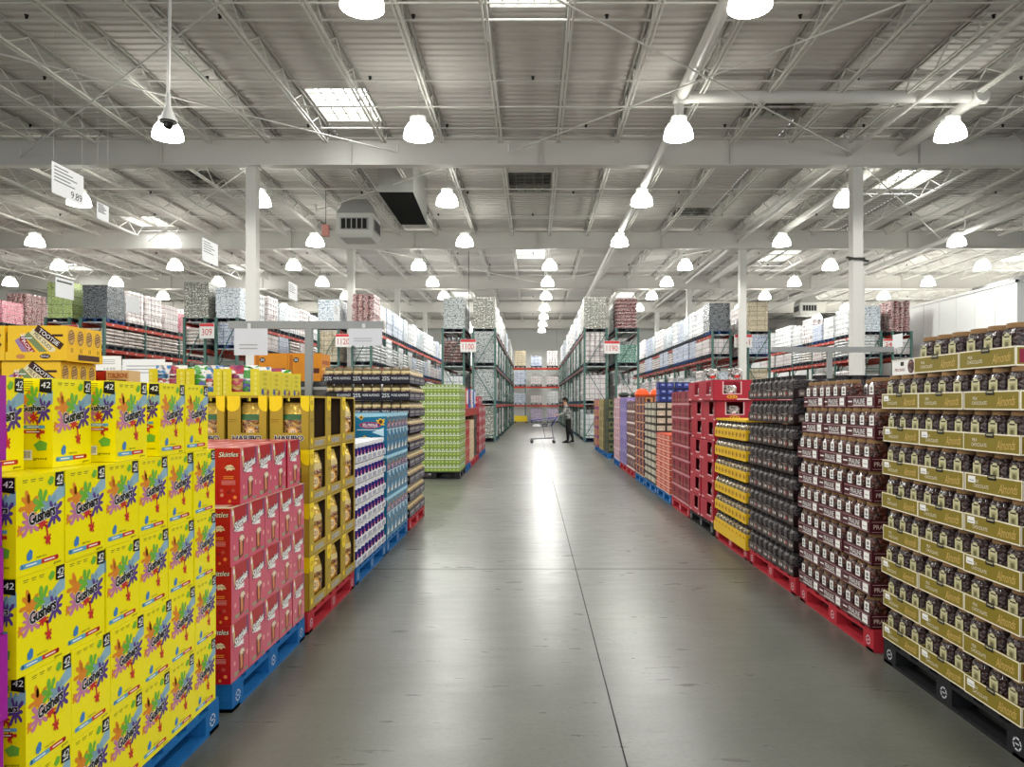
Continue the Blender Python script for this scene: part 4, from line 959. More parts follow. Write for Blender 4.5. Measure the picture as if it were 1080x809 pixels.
pallet(XLF-.52, 9.35, PR, 'red pallet under the almond biscotti bags', 1.04, 1.22)
for L in range(9):
    z = .143 + L*.2
    for k in range(3):
        for c in range(3):
            if c and k: continue
            if c and L < 5: continue
            y = 8.76+(k+.5)*.405; x = XLF-.17-c*.343
            w_ = ordn(L+1) + ' layer up, ' + ordn(k+1) + ' past the teal boxes' + (', ' + ordn(c+1) + ' in from the aisle' if c else '')
            BTp.put((x, y, z), 'dark tray lettered with almonds, ' + w_, 'dark biscotti trays')
            for q in range(3):
                if k == 0 and L >= 5: BBp.put((x-.11+q*.11, y-.13, z+.006), 'tan biscotti bag, ' + w_ + ', ' + ordn(q+1) + ' across', 'biscotti bags')
                if c == 0 and not (k == 0 and q == 0 and L >= 5): BBp.put((x+.105, y-.13+q*.13, z+.006), 'aisle-side biscotti bag, ' + w_ + ', ' + ordn(q+1) + ' in its tray', 'biscotti bags', rz=PI/2)
core(-2.48, XLF-.36, 8.78, 9.95, .143+5*.2-.003, 'plain inner cartons beneath the upper almond biscotti trays')
# ================================================================ FRONT STACKS, RIGHT OF THE AISLE
NUT = Mcell('chocolate_almonds', '1A0F10', '46302E', 60, .3, .3, 1.0); PEC = Mcell('praline_pecans', '26120E', '6A3626', 55, .35, .3, 1.0)
LIDB = M('8E6E48', rough=.5, var=.15, scale=20); CREAM = M('C9C49A', rough=.5); DKB = M('1C1A1C', rough=.4)
def jar(name, content, lidmat, labmat, h=.158, r=.058, hexlid=False, label='arch'):
    m = MB(); m.lathe([(r*.92,0),(r,.008),(r,.08),(r*.98,h-.045),(r*.86,h-.028),(r*.8,h-.022)], content, n=28, sq=4.5); o = m.build(name)
    m = MB(); m.lathe([(r*.9,h-.024),(r*.93,h-.022),(r*.93,h-.002),(r*.88,h),(0,h)], lidmat, n=20, sq=(6 if hexlid else 0)); m.build('lid', o)
    m = MB(); F = Fr((-r-.001, .031, 0),(0,-1,0),(0,0,1)); w = .062
    if label == 'arch':
        pts = [(0,.05),(w,.05),(w,.128)] + [(w/2 + w/2*math.cos(PI*k/8)*.6, .128 + .012*math.sin(PI*k/8)) for k in range(9)] + [(0,.128)]
        m.poly(F, pts, labmat, .001); m.rect(F, w*.2, w*.8, .121, .127, DKB, .0016); m.poly(F, [(w*.2,.07),(w*.8,.07),(w*.8,.11),(w*.2,.11)], M('A9A478'), .0016); m.oval(F, w*.5, .09, w*.2, .012, M('6E6A48'), .002)
    else:
        m.rect(F, 0, w, .08, .14, labmat, .001); m.oval(F, w/2, .118, w*.26, .012, M('8A8480'), .0016); m.rect(F, w*.2, w*.8, .092, .1, DKB, .0016)
    m.build('label', o)
    return o
def tray(name, sx, sy, h, base, border, cb, back=None):
    m = MB(); t = .005; m.box(-sx/2,sx/2,-sy/2,sy/2,0,.004,base)
    for a, b, c, d in ((-sx/2,sx/2,-sy/2,-sy/2+t),(-sx/2,sx/2,sy/2-t,sy/2),(-sx/2,-sx/2+t,-sy/2+t,sy/2-t),(sx/2-t,sx/2,-sy/2+t,sy/2-t)): m.box(a,b,c,d,.0,h,base)
    F = faces(sx, sy, h)
    if border:
        for f, W in ((F['-x'], sy), (F['-y'], sx)):
            e = .006; m.rect(f,0,W,0,e,border); m.rect(f,0,W,h-e,h,border); m.rect(f,0,e,e,h-e,border); m.rect(f,W-e,W,e,h-e,border)
    cb(m, F, sx, sy, h)
    if back: m.box(sx/2-.009, sx/2-t, -sy/2+t, sy/2-t, h, .16, back)
    return m.build(name)
OLV = M('877826', rough=.5, var=.05); CRM = M('EFE8D0'); GLD = M('D9B868')
def alm(sticker):
    def cb(m, F, sx, sy, h):
        f = F['-x']
        m.text(f, 'MILK', sy*.22, h*.62, sy*.09, h*.17, CRM, .0014); m.text(f, 'CHOCOLATE', sy*.3, h*.36, sy*.28, h*.19, CRM, .0014); m.text(f, 'Almonds', sy*.77, h*.46, sy*.32, h*.5, GLD, .0014, .45, rot=.06)
        m.rect(f, sy*.42, sy*.57, h*.78, h*1.08, DKB, .0018); m.rect(f, sy*.44, sy*.55, h*.9, h*.95, CREAM, .0022)
        m.rect(f, sy*.43, sy*.56, h*.99, h*1.0, CREAM, .0022)
        if sticker: m.rect(f, sy*.06, sy*.2, h*.5, h*.86, WHTp, .0018); m.rect(f, sy*.08, sy*.18, h*.6, h*.64, M('8A8A8A'), .0022)
        f = F['-y']; m.rect(f, sx*.06, sx*.94, h*.15, h*.85, M('8A2038'), .001); m.text(f, 'Almonds', sx*.5, h*.5, sx*.6, h*.4, CRM, .0016, .4)
    return cb
TH = .085; PIT = .19
ATa = Proto(tray('almond_tray', .28, .405, TH, OLV, CRM, alm(True), M('5A4632', rough=.8)), 'tray'); ATb = Proto(tray('almond_tray', .28, .405, TH, OLV, CRM, alm(False), M('5A4632', rough=.8)), 'tray')
AJ = Proto(jar('almond_jar', NUT, LIDB, CREAM, h=.184), 'jar')
def jarfill(P, x, y, z, n, pitch, label, group, xs=(-.068,), r2=False):
    for q in range(n):
        for s, dx in enumerate(xs):
            P.put((x+dx, y + (q-(n-1)/2)*pitch, z+.005), label + ', ' + ordn(q+1) + ' in its tray' + (', inner row' if s else ''), group, rz=jit(.03))
pallet(XRF+.53, 3.69, PK, 'black pallet under the almond jars', 1.04, 1.26)
AY0 = 3.09; r = random.Random(5)
for L in range(8):
    z = .143 + L*PIT
    for k in range(3):
        y = AY0 + (k+.5)*.409; x = XRF+.14 + r.uniform(-.006,.006)
        wh = ordn(L+1) + ' layer up, ' + ordn(3-k) + ' from the pecan jars'
        (ATa if (L*2+k*3) % 5 in (0, 1, 3) else ATb).put((x, y, z), 'olive almond tray, ' + wh, 'olive almond trays', rz=r.uniform(-.008,.008))
        jarfill(AJ, x, y, z, 3, .133, 'dark almond jar, ' + wh, 'dark almond jars', xs=(-.068,.062) if L == 7 else (-.068,))
        if L == 7: ATb.put((x+.285, y, z), 'olive almond tray, top full layer, behind the aisle row, ' + ordn(3-k) + ' from the pecan jars', 'olive almond trays'); jarfill(AJ, x+.285, y, z, 3, .133, 'dark almond jar behind the row, ' + wh, 'dark almond jars')
for k in range(2):
    y = AY0 + .05 + (k+.5)*.42; x = XRF+.15; z = .143+8*PIT
    ATb.put((x, y, z), 'olive almond tray on the very top, ' + ('ending' if k else 'starting') + ' the short ninth layer', 'olive almond trays', rz=.015)
    jarfill(AJ, x, y, z, 3, .133, 'dark almond jar on the very top, ' + ('second' if k else 'first') + ' top tray', 'dark almond jars', xs=(-.068,.062))
core(XRF+.29, XRF+.9, 3.12, 4.28, .143+7*PIT-.002, 'plain inner cartons under the upper almond trays')
# next stack towards the camera: maroon trays at the picture edge
def marcb(m, F, sx, sy, h):
    for f, W in ((F['-x'], sy), (F['+y'], sx)): m.rect(f, W*.05, W*.95, h*.15, h*.85, M('8A2038'), .001); m.rect(f, W*.2, W*.8, h*.45, h*.55, CRM, .0016)
MTp = Proto(tray('raisin_tray', .28, .405, TH, WHTp, CRM, marcb, M('5A4632', rough=.8)), 'tray')
pallet(XRF+.53, 2.36, PK, 'black pallet at the picture edge under the maroon trays', 1.04, 1.26)
for L in range(7):
    z = .143+L*PIT
    for k in (1, 2):
        y = 1.79+(k+.5)*.405; MTp.put((XRF+.14, y, z), 'maroon and white tray at the picture edge, ' + ordn(L+1) + ' layer up, ' + ('against' if k == 2 else 'one away from') + ' the almond trays', 'maroon trays')
        for q in (0, 2): AJ.put((XRF+.072, y-.133+q*.133, z+.005), 'dark jar in a maroon tray at the picture edge, ' + ordn(L+1) + ' layer up, number ' + ordn(k*3+q-2), 'dark jars in maroon trays')
# white pecan box on top
t = empty('white_pecan_box', (XRF+.2, 4.12, .143+8*PIT)); tag(t, 'white carton with a round pecan picture, lying on the almond jars', 'carton')
m = MB(); m.box(-.17,.17,-.14,.14,0,.085,WHTp); F = faces(.34,.28,.085)
for f, W in ((F['-x'],.28),(F['-y'],.34)): m.oval(f, W*.76, .043, .036, .038, M('5A2018'), .001); m.oval(f, W*.76, .043, .028, .03, PEC, .0015); m.rect(f, W*.35, W*.48, .05, .072, BLKp, .001); m.text(f, 'PECANS', W*.32, .028, W*.4, .016, M('8A2A22'), .001)
m.build('carton_body', t); m = MB(); m.box(-.172,.172,-.142,.142,.08,.088,M('DAD6CC')); m.build('lid_flap', t)
# ---- praline pecans
MRN = M('4A1620', rough=.45, var=.06)
def praline(m, F, sx, sy, h):
    f = F['-x']; e = .003; m.rect(f, sy*.03, sy*.97, h*.84, h*.84+e, M('C9A9A4'), .001); m.rect(f, sy*.03, sy*.97, h*.12, h*.12+e, M('C9A9A4'), .001)
    m.rect(f, sy*.05, sy*.2, h*.45, h*.56, WHTp, .0012); m.text(f, 'PRALINE', sy*.46, h*.52, sy*.4, h*.38, WHTp, .0014); m.rect(f, sy*.24, sy*.68, h*.2, h*.26, WHTp, .0012); m.rect(f, sy*.74, sy*.92, h*.2, h*.8, WHTp, .0014); m.rect(f, sy*.77, sy*.89, h*.45, h*.5, M('9A8A8A'), .0018)
    f = F['-y']; m.text(f, 'PRALINE PECANS', sx*.5, h*.5, sx*.85, h*.32, M('E8CFC4'), .0014); m.rect(f, sx*.04, sx*.96, h*.84, h*.87, M('C9A9A4'), .001); m.rect(f, sx*.04, sx*.96, h*.12, h*.15, M('C9A9A4'), .001)
PTp = Proto(tray('pecan_tray', .3, .405, TH, MRN, None, praline, M('3A2420', rough=.8)), 'tray'); PJ = Proto(jar('pecan_jar', PEC, LIDB, WHTp, h=.184, label='sq'), 'jar')
pallet(XRF+.53, 5.06, PR, 'red pallet under the praline pecan jars', 1.04, 1.22)
PY0 = 4.46
for L in range(8):
    z = .143 + L*PIT
    for k in range(3):
        y = PY0+(k+.5)*.407; x = XRF+.15 + (0 if L < 6 else .03) + r.uniform(-.006,.006)
        if L == 7: x += .03; y += .08
        if L == 7 and k == 0: pass
        wh = ordn(L+1) + ' layer up, ' + ordn(k+1) + ' from the almond jars'
        PTp.put((x, y if L < 7 else min(y, 5.52), z), 'maroon praline pecan tray, ' + wh, 'maroon pecan trays', rz=r.uniform(-.008,.008))
        n = 3
        if L == 7 and k == 0: n = 1
        for q in range(n): PJ.put((x-.08, (y if L < 7 else min(y,5.52))+(q-1)*.133, z+.005), 'praline pecan jar with white label, ' + wh + ', ' + ordn(q+1) + ' in its tray', 'praline pecan jars', rz=jit(.03))
        if L >= 6 or k == 0:
            PJ.put((x+.07, y-.133, z+.005), 'praline pecan jar in the second file, ' + wh, 'praline pecan jars')
for L in (5, 6, 7):
    z = .143+L*PIT; PTp.put((XRF+.5, PY0+.22, z), 'maroon pecan tray behind the aisle tray, ' + ordn(L+1) + ' layer up', 'maroon pecan trays')
    for q in range(2): PJ.put((XRF+.43+q*.14, PY0+.09, z+.005), 'praline pecan jar behind the aisle trays, ' + ordn(L+1) + ' layer up, ' + ordn(q+1) + ' across', 'praline pecan jars')
core(XRF+.36, XRF+1.0, 4.5, 5.66, .143+5*PIT-.002, 'plain inner cartons under the upper pecan trays')
# ---- dark candy jars in black trays
DKT = M('241416', rough=.4, var=.1); DARKJ = Mcell('dark_berry_sweets', '0A0708', '2E2024', 60, .35, .0, .8)
def darkt(m, F, sx, sy, h):
    for f, W in ((F['-x'], sy), (F['-y'], sx)):
        for q in range(3):
            c = W*(.2+.3*q); m.poly(f, [(c-.025,h*.2),(c+.025,h*.2),(c+.028,h*.75),(c+.015,h*.88),(c-.015,h*.88),(c-.028,h*.75)], M('6E625E'), .001); m.rect(f, c-.015, c+.015, h*.35, h*.6, M('B8ACA4'), .0014); m.oval(f, c+.045, h*.5, .01, .012, (REDp if q % 2 else WHTp), .001)
        m.rect(f, W*.35, W*.65, h*.93, h*.97, M('B8ACA4'), .0014)
DTp = Proto(tray('dark_candy_tray', .34, .4, .08, DKT, None, darkt, DKB), 'tray')
def djar(name, content, lid, lab, h=.18, r=.064):
    m = MB(); m.lathe([(r*.92,0),(r,.01),(r,h-.05),(r*.8,h-.03)], content, n=16, sq=4); o = m.build(name)
    m = MB(); m.lathe([(r*.84,h-.032),(r*.86,h-.03),(r*.86,h-.002),(0,h)], lid, n=14); m.build('lid', o)
    m = MB(); F = Fr((-r-.001,.03,0),(0,-1,0),(0,0,1)); m.poly(F, [(.0,.085),(.06,.085),(.06,h-.055),(.045,h-.045),(.015,h-.045),(0,h-.055)], lab, .001); m.rect(F,.006,.054,.09,.12,DKB,.0015); m.rect(F,.015,.045,.1,.106,lab,.002)
    m.build('label', o)
    return o
DJ = Proto(djar('dark_candy_jar', DARKJ, M('242022', rough=.4), M('6A6260')), 'jar')
pallet(XRF+.53, 6.38, PR, 'red pallet under the dark candy jars', 1.04, 1.22)
for L in range(8):
    z = .143+L*.2
    for k in range(3):
        for c in range(3):
            if c and not (k == 0 and L >= 6): continue
            y = 5.79+(k+.5)*.403; x = XRF+.17+c*.343
            wh = ordn(L+1) + ' layer up, ' + ordn(k+1) + ' from the pecans' + (', ' + ordn(c+1) + ' in from the aisle' if c else '')
            DTp.put((x, y, z), 'black candy tray with pictured jars, ' + wh, 'black candy trays')
            for q in range(3):
                if c == 0: DJ.put((x-.1, y-.133+q*.133, z+.005), 'dark sweet jar, ' + wh + ', ' + ordn(q+1) + ' in its tray', 'dark sweet jars')
                elif q < 2 or True: DJ.put((x-.1+q*.105 if False else x-.11+q*.115, y-.133, z+.005), 'dark sweet jar, ' + wh + ', ' + ordn(q+1) + ' across', 'dark sweet jars')
            if c == 0 and k == 0 and L >= 6: DJ.put((x+.06, y-.133, z+.005), 'dark sweet jar behind the aisle file, ' + wh, 'dark sweet jars')
core(XRF+.36, XRF+1.0, 5.8, 6.97, .143+6*.2-.002, 'plain inner cartons under the upper dark candy trays')
# ---- yellow tray stack
YT = M('E3B81E', rough=.45); 
def yell(m, F, sx, sy, h):
    for f, W in ((F['-x'], sy), (F['-y'], sx)):
        for q in range(3): m.oval(f, W*(.17+.33*q), h*.5, .03, .028, M('C98E1A'), .001); m.oval(f, W*(.17+.33*q), h*.5, .012, .016, M('5A3A1C'), .0014); m.rect(f, W*(.27+.33*q), W*(.3+.33*q), h*.3, h*.7, M('8A6A1A'), .001)
YTp = Proto(tray('yellow_tray', .34, .4, .1, YT, None, yell, DKB), 'tray'); YJ = Proto(djar('trail_mix_jar', Mcell('trail_mix', '3A2418', 'A08A5A', 60, .2, .6, .8), M('3A3634', rough=.3), M('D8CDB0'), h=.175), 'jar')
pallet(XRF+.53, 7.68, PR, 'red pallet under the yellow trays', 1.04, 1.22)
m = MB(); m.box(XRF-.012, XRF-.004, 7.06, 8.29, .1, .2, YT); m.box(XRF-.012, XRF+.34, 7.052, 7.06, .1, .2, YT); tag(m.build('yellow_skirt'), 'bright yellow cardboard skirt around the foot of the yellow tray stack', 'skirt')
for L in range(6):
    z = .143+L*.2
    for k in range(3):
        y = 7.08+(k+.5)*.403; x = XRF+.17; wh = ordn(L+1) + ' layer up, ' + ordn(k+1) + ' from the dark jars'
        if L == 5 and k == 0: y += 0
        YTp.put((x, y, z), 'yellow printed tray, ' + wh, 'yellow trays')
        for q in range(3): YJ.put((x-.1, y-.133+q*.133, z+.005), 'dark-lidded mix jar, ' + wh + ', ' + ordn(q+1) + ' in its tray', 'mix jars in yellow trays')
        if k == 0:
            for q in range(1,3): YJ.put((x-.1+q*.125, y-.133, z+.005), 'dark-lidded mix jar, near end, ' + wh + ', ' + ordn(q+1) + ' across', 'mix jars in yellow trays')
m = MB(); m.box(XRF+.01, XRF+.34, 7.1, 8.28, .143+6*.2-.02, .143+6*.2, YT); tag(m.build('yellow_cover_sheet'), 'yellow cover sheet lying on top of the yellow tray stack', 'sheet')
# ---- tall red cartons with round windows
RC = M('A82436', rough=.45, var=.06); RC2 = M('8E1E2E', rough=.5, var=.08)
def redcarton():
    m = MB(); sx, sy, h = .44, .6, .232; F = faces(sx,sy,h); 
    window_panel(m, F['-x'], sy, h, (sy*.52, sy*.86, h*.3, h*.92), RC)
    window_panel(m, F['-y'], sx, h, (sx*.25, sx*.75, h*.32, h*.92), RC)
    m.box(-sx/2+.004,sx/2,-sy/2+.004,sy/2,0,.004,RC2); m.box(sx/2-.004,sx/2,-sy/2+.004,sy/2,0,h,RC2); m.box(-sx/2+.004,sx/2-.004,sy/2-.004,sy/2,0,h,RC2)
    P_ = M('E6B8BC'); m.rect(F['-x'], sy*.02, sy*.2, h*.02, h*.1, P_, .001); m.rect(F['-x'], sy*.86, sy*.99, h*.02, h*.1, P_, .001); m.rect(F['-x'], sy*.52, sy*.86, h*.24, h*.3, P_, .001)
    f = F['-y']; m.rect(f, sx*.62, sx*.98, h*.02, h*.09, P_, .001)
    for a, b in ((.25,.28),(.72,.75)): m.rect(f, sx*a, sx*b, h*.32, h*.92, P_, .001)
    m.rect(f, sx*.25, sx*.75, h*.29, h*.33, P_, .001); m.oval(f, sx*.5, h*.17, sx*.14, h*.09, M('D9A02A'), .001); m.oval(f, sx*.5, h*.17, sx*.1, h*.055, RC2, .0014); m.oval(f, sx*.47, h*.17, sx*.03, h*.04, M('D9A02A'), .0018); m.oval(f, sx*.54, h*.17, sx*.03, h*.04, M('D9A02A'), .0018)
    return m.build('red_display_carton')
RCp = Proto(redcarton(), 'display carton')
def candytub():
    m = MB(); m.lathe([(.07,0),(.085,.02),(.085,.14),(.06,.165),(0,.168)], Mcell('speckled_sweets', '2A1A1C', 'E4DCD4', 40, .2, .6), n=18); o = m.build('sweets_tub')
    m = MB(); m.oval(Fr((-.06,-.087,0),(1,0,0),(0,0,1)), .06, .06, .035, .02, REDp, .001); m.build('label', o); return o
STp = Proto(candytub(), 'tub')
pallet(XRF+.53, 9.02, PK, 'black pallet under the tall red cartons', 1.04, 1.24)
for L in range(7):
    z = .143+L*.233
    for k in range(2):
        for c in range(2):
            if c and (k or L < 5): continue
            x = XRF+.22+c*.445 + (-.0+.006*L) - (.05 if L == 6 else 0) + r.uniform(-.008,.008); y = 8.4+(k+.5)*.61 - (.05 if L == 6 and k == 0 else 0)
            wh = ordn(L+1) + ' layer up, ' + ('first' if k == 0 else 'second') + ' from the yellow trays' + (', inner one' if c else '')
            RCp.put((x, y, z), 'red carton with cut-out windows, ' + wh, 'red window cartons', rz=r.uniform(-.015,.015) + (.03 if L == 6 else 0))
            if not (c and L == 5):
                STp.put((x-.0, y-.2, z+.005), 'speckled sweets tub inside the red carton, ' + wh, 'sweets tubs in red cartons')
                if c == 0: STp.put((x-.11, y-.08+.0, z+.005), 'speckled sweets tub in the side window, ' + wh, 'sweets tubs in red cartons')
core(XRF+.46, XRF+.98, 8.45, 9.6, .143+5*.233-.002, 'plain inner cartons behind the tall red cartons')
for i, (x, y) in enumerate(((XRF+.2, 9.3), (XRF+.45, 9.1))):
    o = STp.put((x, y, .143+7*.233), 'speckled sweets tub standing on top of the red cartons, ' + ('facing the aisle' if i == 0 else 'further in'), 'sweets tubs on top')
# ---- generic printed cartons for the farther stacks
def carton(name, sx, sy, h, base, cells, strip=None, seed=1, both=True, ncell=3, rough=.45):
    r_ = random.Random(seed); m = MB(); B_ = M(base, rough=rough, var=.1, scale=6); m.box(-sx/2,sx/2,-sy/2,sy/2,0,h,B_); F = faces(sx,sy,h)
    for f, W in ((F['-x'], sy), (F['+x'], sy), (F['-y'], sx)):
        n = ncell if W == sy else max(2, int(ncell*sx/sy))
        for q in range(n):
            a0 = W*(q+.1)/n; a1 = W*(q+.9)/n; c1, c2 = cells[r_.randrange(len(cells))], cells[r_.randrange(len(cells))]
            m.rect(f, a0, a1, h*.22, h*.9, M(c1), .001); cx = (a0+a1)/2
            m.oval(f, cx+r_.uniform(-.1,.1)*(a1-a0), h*.6, (a1-a0)*.28, h*.18, M(c2), .0015)
            m.splat(f, cx, h*.4, (a1-a0)*.3, h*.12, M(cells[r_.randrange(len(cells))]), .002, 6, r_.randrange(99), .5)
        if strip: m.rect(f, 0, W, h*.02, h*.16, M(strip), .0012)
    return m.build(name)
def stack(P, noun, ref, xf, side, y0, n, pit, sx, rows, h, z0=.143, cols=1, colrows=3, group=None, toprow=False):
    for L in range(rows):
        for k in range(n):
            for c in range(cols):
                if c and not (k == 0 and L >= rows-colrows) and not (toprow and L == rows-1): continue
                x = xf + side*(sx/2 + c*(sx+.003)) + jit(.004); y = y0+(k+.5)*pit
                P.put((x, y, z0+L*(h+.001)), noun + ', ' + ordn(L+1) + ' layer up, ' + ordn(k+1) + ' past ' + ref + (', ' + ordn(c+1) + ' in from the aisle' if c else ''), group or noun + ' stack')
P1_ = Proto(carton('red_candy_carton', .34, .4, .19, '8E1E2E', ['5A1420','8E3440','6A1622','A0705E'], 'C08A90', 3), 'carton')
pallet(XRF+.53, 10.3, PR, 'red pallet under the dark red striped cartons', 1.04, 1.22); stack(P1_, 'dark red striped carton', 'the tall red cartons', XRF+.01, 1, 9.7, 3, .403, .34, 8, .19, cols=3)
P2_ = Proto(carton('coral_cookie_carton', .34, .4, .088, 'D0563E', ['E8C8B4','B03A2C','E07A5A','D9A48C'], 'E6D0C0', 4, ncell=4), 'carton')
pallet(XRF+.53, 11.6, PB, 'blue pallet under the low coral cookie stack', 1.04, 1.22); stack(P2_, 'thin coral cookie carton', 'the dark red striped cartons', XRF, 1, 11.0, 3, .403, .34, 10, .088, cols=3, colrows=1, toprow=True); core(XRF+.345, XRF+1.02, 11.02, 12.19, .143+9*.089-.002, 'plain inner cartons under the coral cookie stack')
P3_ = Proto(carton('cream_tray_carton', .34, .4, .125, '2A2A26', ['CFC9B4','B8B09A','DAD6C4','A8A08A'], None, 5), 'carton')
pallet(XRF+.53, 12.9, PB, 'blue pallet under the cream and black striped stack', 1.04, 1.22); stack(P3_, 'cream and black carton', 'the low coral cookies', XRF+.01, 1, 12.3, 3, .403, .34, 11, .125, cols=3)
P4_ = Proto(carton('brown_mixed_carton', .34, .4, .165, '6E3E30', ['2E2A5A','C98A5A','3A2A28','B86A4A'], 'C9A07A', 6), 'carton')
pallet(XRF+.53, 14.2, PB, 'blue pallet under the brown and navy cartons', 1.04, 1.22); stack(P4_, 'brown and navy carton', 'the cream striped cartons', XRF+.01, 1, 13.6, 3, .403, .34, 9, .165, cols=3)
P5_ = Proto(carton('tan_window_carton', .34, .4, .235, '8A6A58', ['5A3A48','B89A7A','4A3A5A','D0B8A0'], 'E6DAD4', 7), 'carton')
pallet(XRF+.53, 15.5, PR, 'red pallet under the tan cartons', 1.04, 1.22); stack(P5_, 'pale-striped tan carton', 'the brown and navy cartons', XRF+.01, 1, 14.9, 3, .403, .34, 6, .235, cols=3)
P6_ = Proto(carton('lilac_carton', .34, .4, .3, '8E82B8', ['7A6CA8','9A90C4','6A5C98','A89CD0'], None, 8), 'carton')
pallet(XRF+.53, 16.8, PR, 'red pallet under the lilac cartons', 1.04, 1.22); stack(P6_, 'tall lilac carton', 'the tan cartons', XRF+.01, 1, 16.2, 3, .403, .34, 5, .3, cols=3)
P7_ = Proto(carton('salmon_carton', .34, .4, .25, 'C48E88', ['D8B0A8','A8605C','E0C8C0','8E82B8'], 'D0C0D0', 9), 'carton')
pallet(XRF+.53, 18.1, PB, 'blue pallet under the salmon cartons', 1.04, 1.22); stack(P7_, 'salmon and lilac carton', 'the lilac cartons', XRF+.01, 1, 17.5, 3, .403, .34, 6, .25, cols=3)
P8_ = Proto(carton('dark_green_carton', .34, .4, .3, '2E3A2C', ['1E2A1E','4A5A3A','3A3A2E','6A6A4A'], None, 10), 'carton')
pallet(XRF+.53, 20.9, PB, 'blue pallet under the dark green cartons', 1.04, 1.22); stack(P8_, 'dark green carton', 'the wide gap in the row', XRF+.03, 1, 20.3, 3, .403, .34, 5, .3, cols=3)
P9_ = Proto(carton('olive_cream_carton', .34, .4, .3, 'A89A6A', ['C9B88A','8A7A4A','D8A06A','6A6A3A'], None, 11), 'carton')
pallet(XRF+.53, 22.3, PB, 'blue pallet under the olive cartons', 1.04, 1.22); stack(P9_, 'olive and cream carton', 'the dark green cartons', XRF+.01, 1, 21.7, 3, .403, .34, 5, .3)
PA_ = Proto(carton('magenta_carton', .34, .4, .3, '8A4A78', ['6A3A6A','C98A6A','A85A8A','C9A05A'], None, 12), 'carton')
pallet(XRF+.53, 23.8, PB, 'blue pallet under the magenta cartons', 1.04, 1.22); stack(PA_, 'magenta printed carton', 'the olive cartons', XRF-.02, 1, 23.2, 3, .403, .34, 5, .3)
# sacks and bags lying on top
def pillow(name, w, d, h, mat, mat2=None, txt=None):
    mat2 = None
    m = MB(); N = 9; vs = []
    for s in (-1, 1):
        for i in range(N):
            for j in range(N):
                u, v = i/(N-1)*2-1, j/(N-1)*2-1; b = (1-u*u)**.5*(1-v*v)**.5
                vs.append((u*w/2*(1-.06*v*v), v*d/2*(1-.06*u*u), h/2 + s*b*h/2))
    fs = []
    for s in (0, 1):
        for i in range(N-1):
            for j in range(N-1):
                a = s*N*N + i*N + j; q = (a, a+N, a+N+1, a+1); fs.append(q if s else q[::-1])
    m.add(vs, fs, mat, True)
    if mat2: m.tube((-w*.12,-d*.0,h*.99),(w*.12,0,h*.99), d*.12, mat2, 10)
    return m.build(name)
BLg = M('1E2A6A', rough=.25, bump=.5, bscale=25, coat=.3); P = Proto(carton('navy_snack_pack', .26, .2, .11, '1A2458', ['2A3A86','121A48','3E4E96','8A94C0'], None, 41, ncell=2), 'snack pack')
core(XRF+.36, XRF+1.03, 12.72, 13.5, .143+11*.126, 'plain inner cartons behind the cream striped stack')
for i in range(9): P.put((XRF+.2+(i % 3)*.29+jit(.01), 12.5+jit(.03), .143+11*.126+(i//3)*.112), 'navy snack pack piled on the cream cartons, ' + ordn(i % 3 + 1) + ' across, ' + ordn(i//3+1) + ' up', 'navy snack packs', rz=jit(.25))
ORb = M('E0582A', rough=.3, bump=.5, bscale=25); P = Proto(pillow('orange_bag', .3, .3, .26, ORb, M('E8B0A0')), 'bag')
for i in range(3): P.put((XRF+.2+i*.3, 15.2, .143+6*.236), 'orange bag standing on the tan cartons, ' + ordn(i+1) + ' from the aisle', 'orange bags')
DGb = M('2E3A34', rough=.5, bump=.5); P = Proto(pillow('dark_green_bag', .28, .3, .14, DGb, M('6A7A6A')), 'bag')
for i in range(4): P.put((XRF+.2+i*.28, 18.2, .143+6*.251), 'dark green bag on the salmon cartons, ' + ordn(i+1) + ' from the aisle', 'dark green bags')
# ================================================================ SECOND ROW OF STACKS ON THE LEFT
def lime():
    m = MB(); sx, sy, h = .3, .4, .158; G1 = M('7F9646', rough=.5, var=.08); m.box(-sx/2,sx/2,-sy/2,sy/2,0,h,G1); F = faces(sx,sy,h)
    for f, W in ((F['-y'], sx), (F['+x'], sy)):
        n = 4 if W == sx else 5
        for q in range(n):
            a = W*(q+.5)/n; hw = W/n*.5
            m.poly(f, [(a-hw,h*.62),(a,h*.96),(a+hw,h*.62),(a+hw,h*.82),(a,h*1.0),(a-hw,h*.82)], WHTp if f is F['-y'] else M('C9D0B8'), .001) if False else None
            m.poly(f, [(a-hw*.95,h*.5),(a,h*.96),(a+hw*.95,h*.5)], M('DCE4CC'), .001); m.oval(f, a, h*.66, hw*.3, h*.09, M('5A6A3E'), .0015); m.rect(f, a-hw*.6, a+hw*.6, h*.14, h*.32, M('B4C66E'), .001)
        m.rect(f, 0, W, 0, h*.05, M('6E8A2E'), .0012)
    return m.build('lime_green_case')
PL = Proto(lime(), 'case'); pallet(-1.98, 15.4, PK, 'black pallet under the lime green cases', 1.04, 1.24)
stack(PL, 'lime green case', 'the cross aisle', XLF-.0, -1, 14.78, 3, .41, .3, 11, .158, cols=3, colrows=11)
S1 = Proto(carton('red_box', .34, .4, .24, 'B02A2E', ['D8C0B0','8E1E22','E0D8CC','C04A3A'], None, 21), 'carton')
pallet(-1.98, 16.8, PB, 'blue pallet under the red boxes below the red shelf', 1.04, 1.22); stack(S1, 'red printed box', 'the lime green cases', XLF-.03, -1, 16.2, 3, .403, .34, 4, .24, cols=2)
S2 = Proto(carton('cream_box', .34, .4, .24, 'D0B890', ['E0D0B0','B09060','C9A878','EDE4D0'], None, 22), 'carton')
pallet(-1.98, 18.1, PR, 'red pallet under the cream boxes', 1.04, 1.22); stack(S2, 'cream printed box', 'the red boxes', XLF-.03, -1, 17.5, 3, .403, .34, 4, .24)
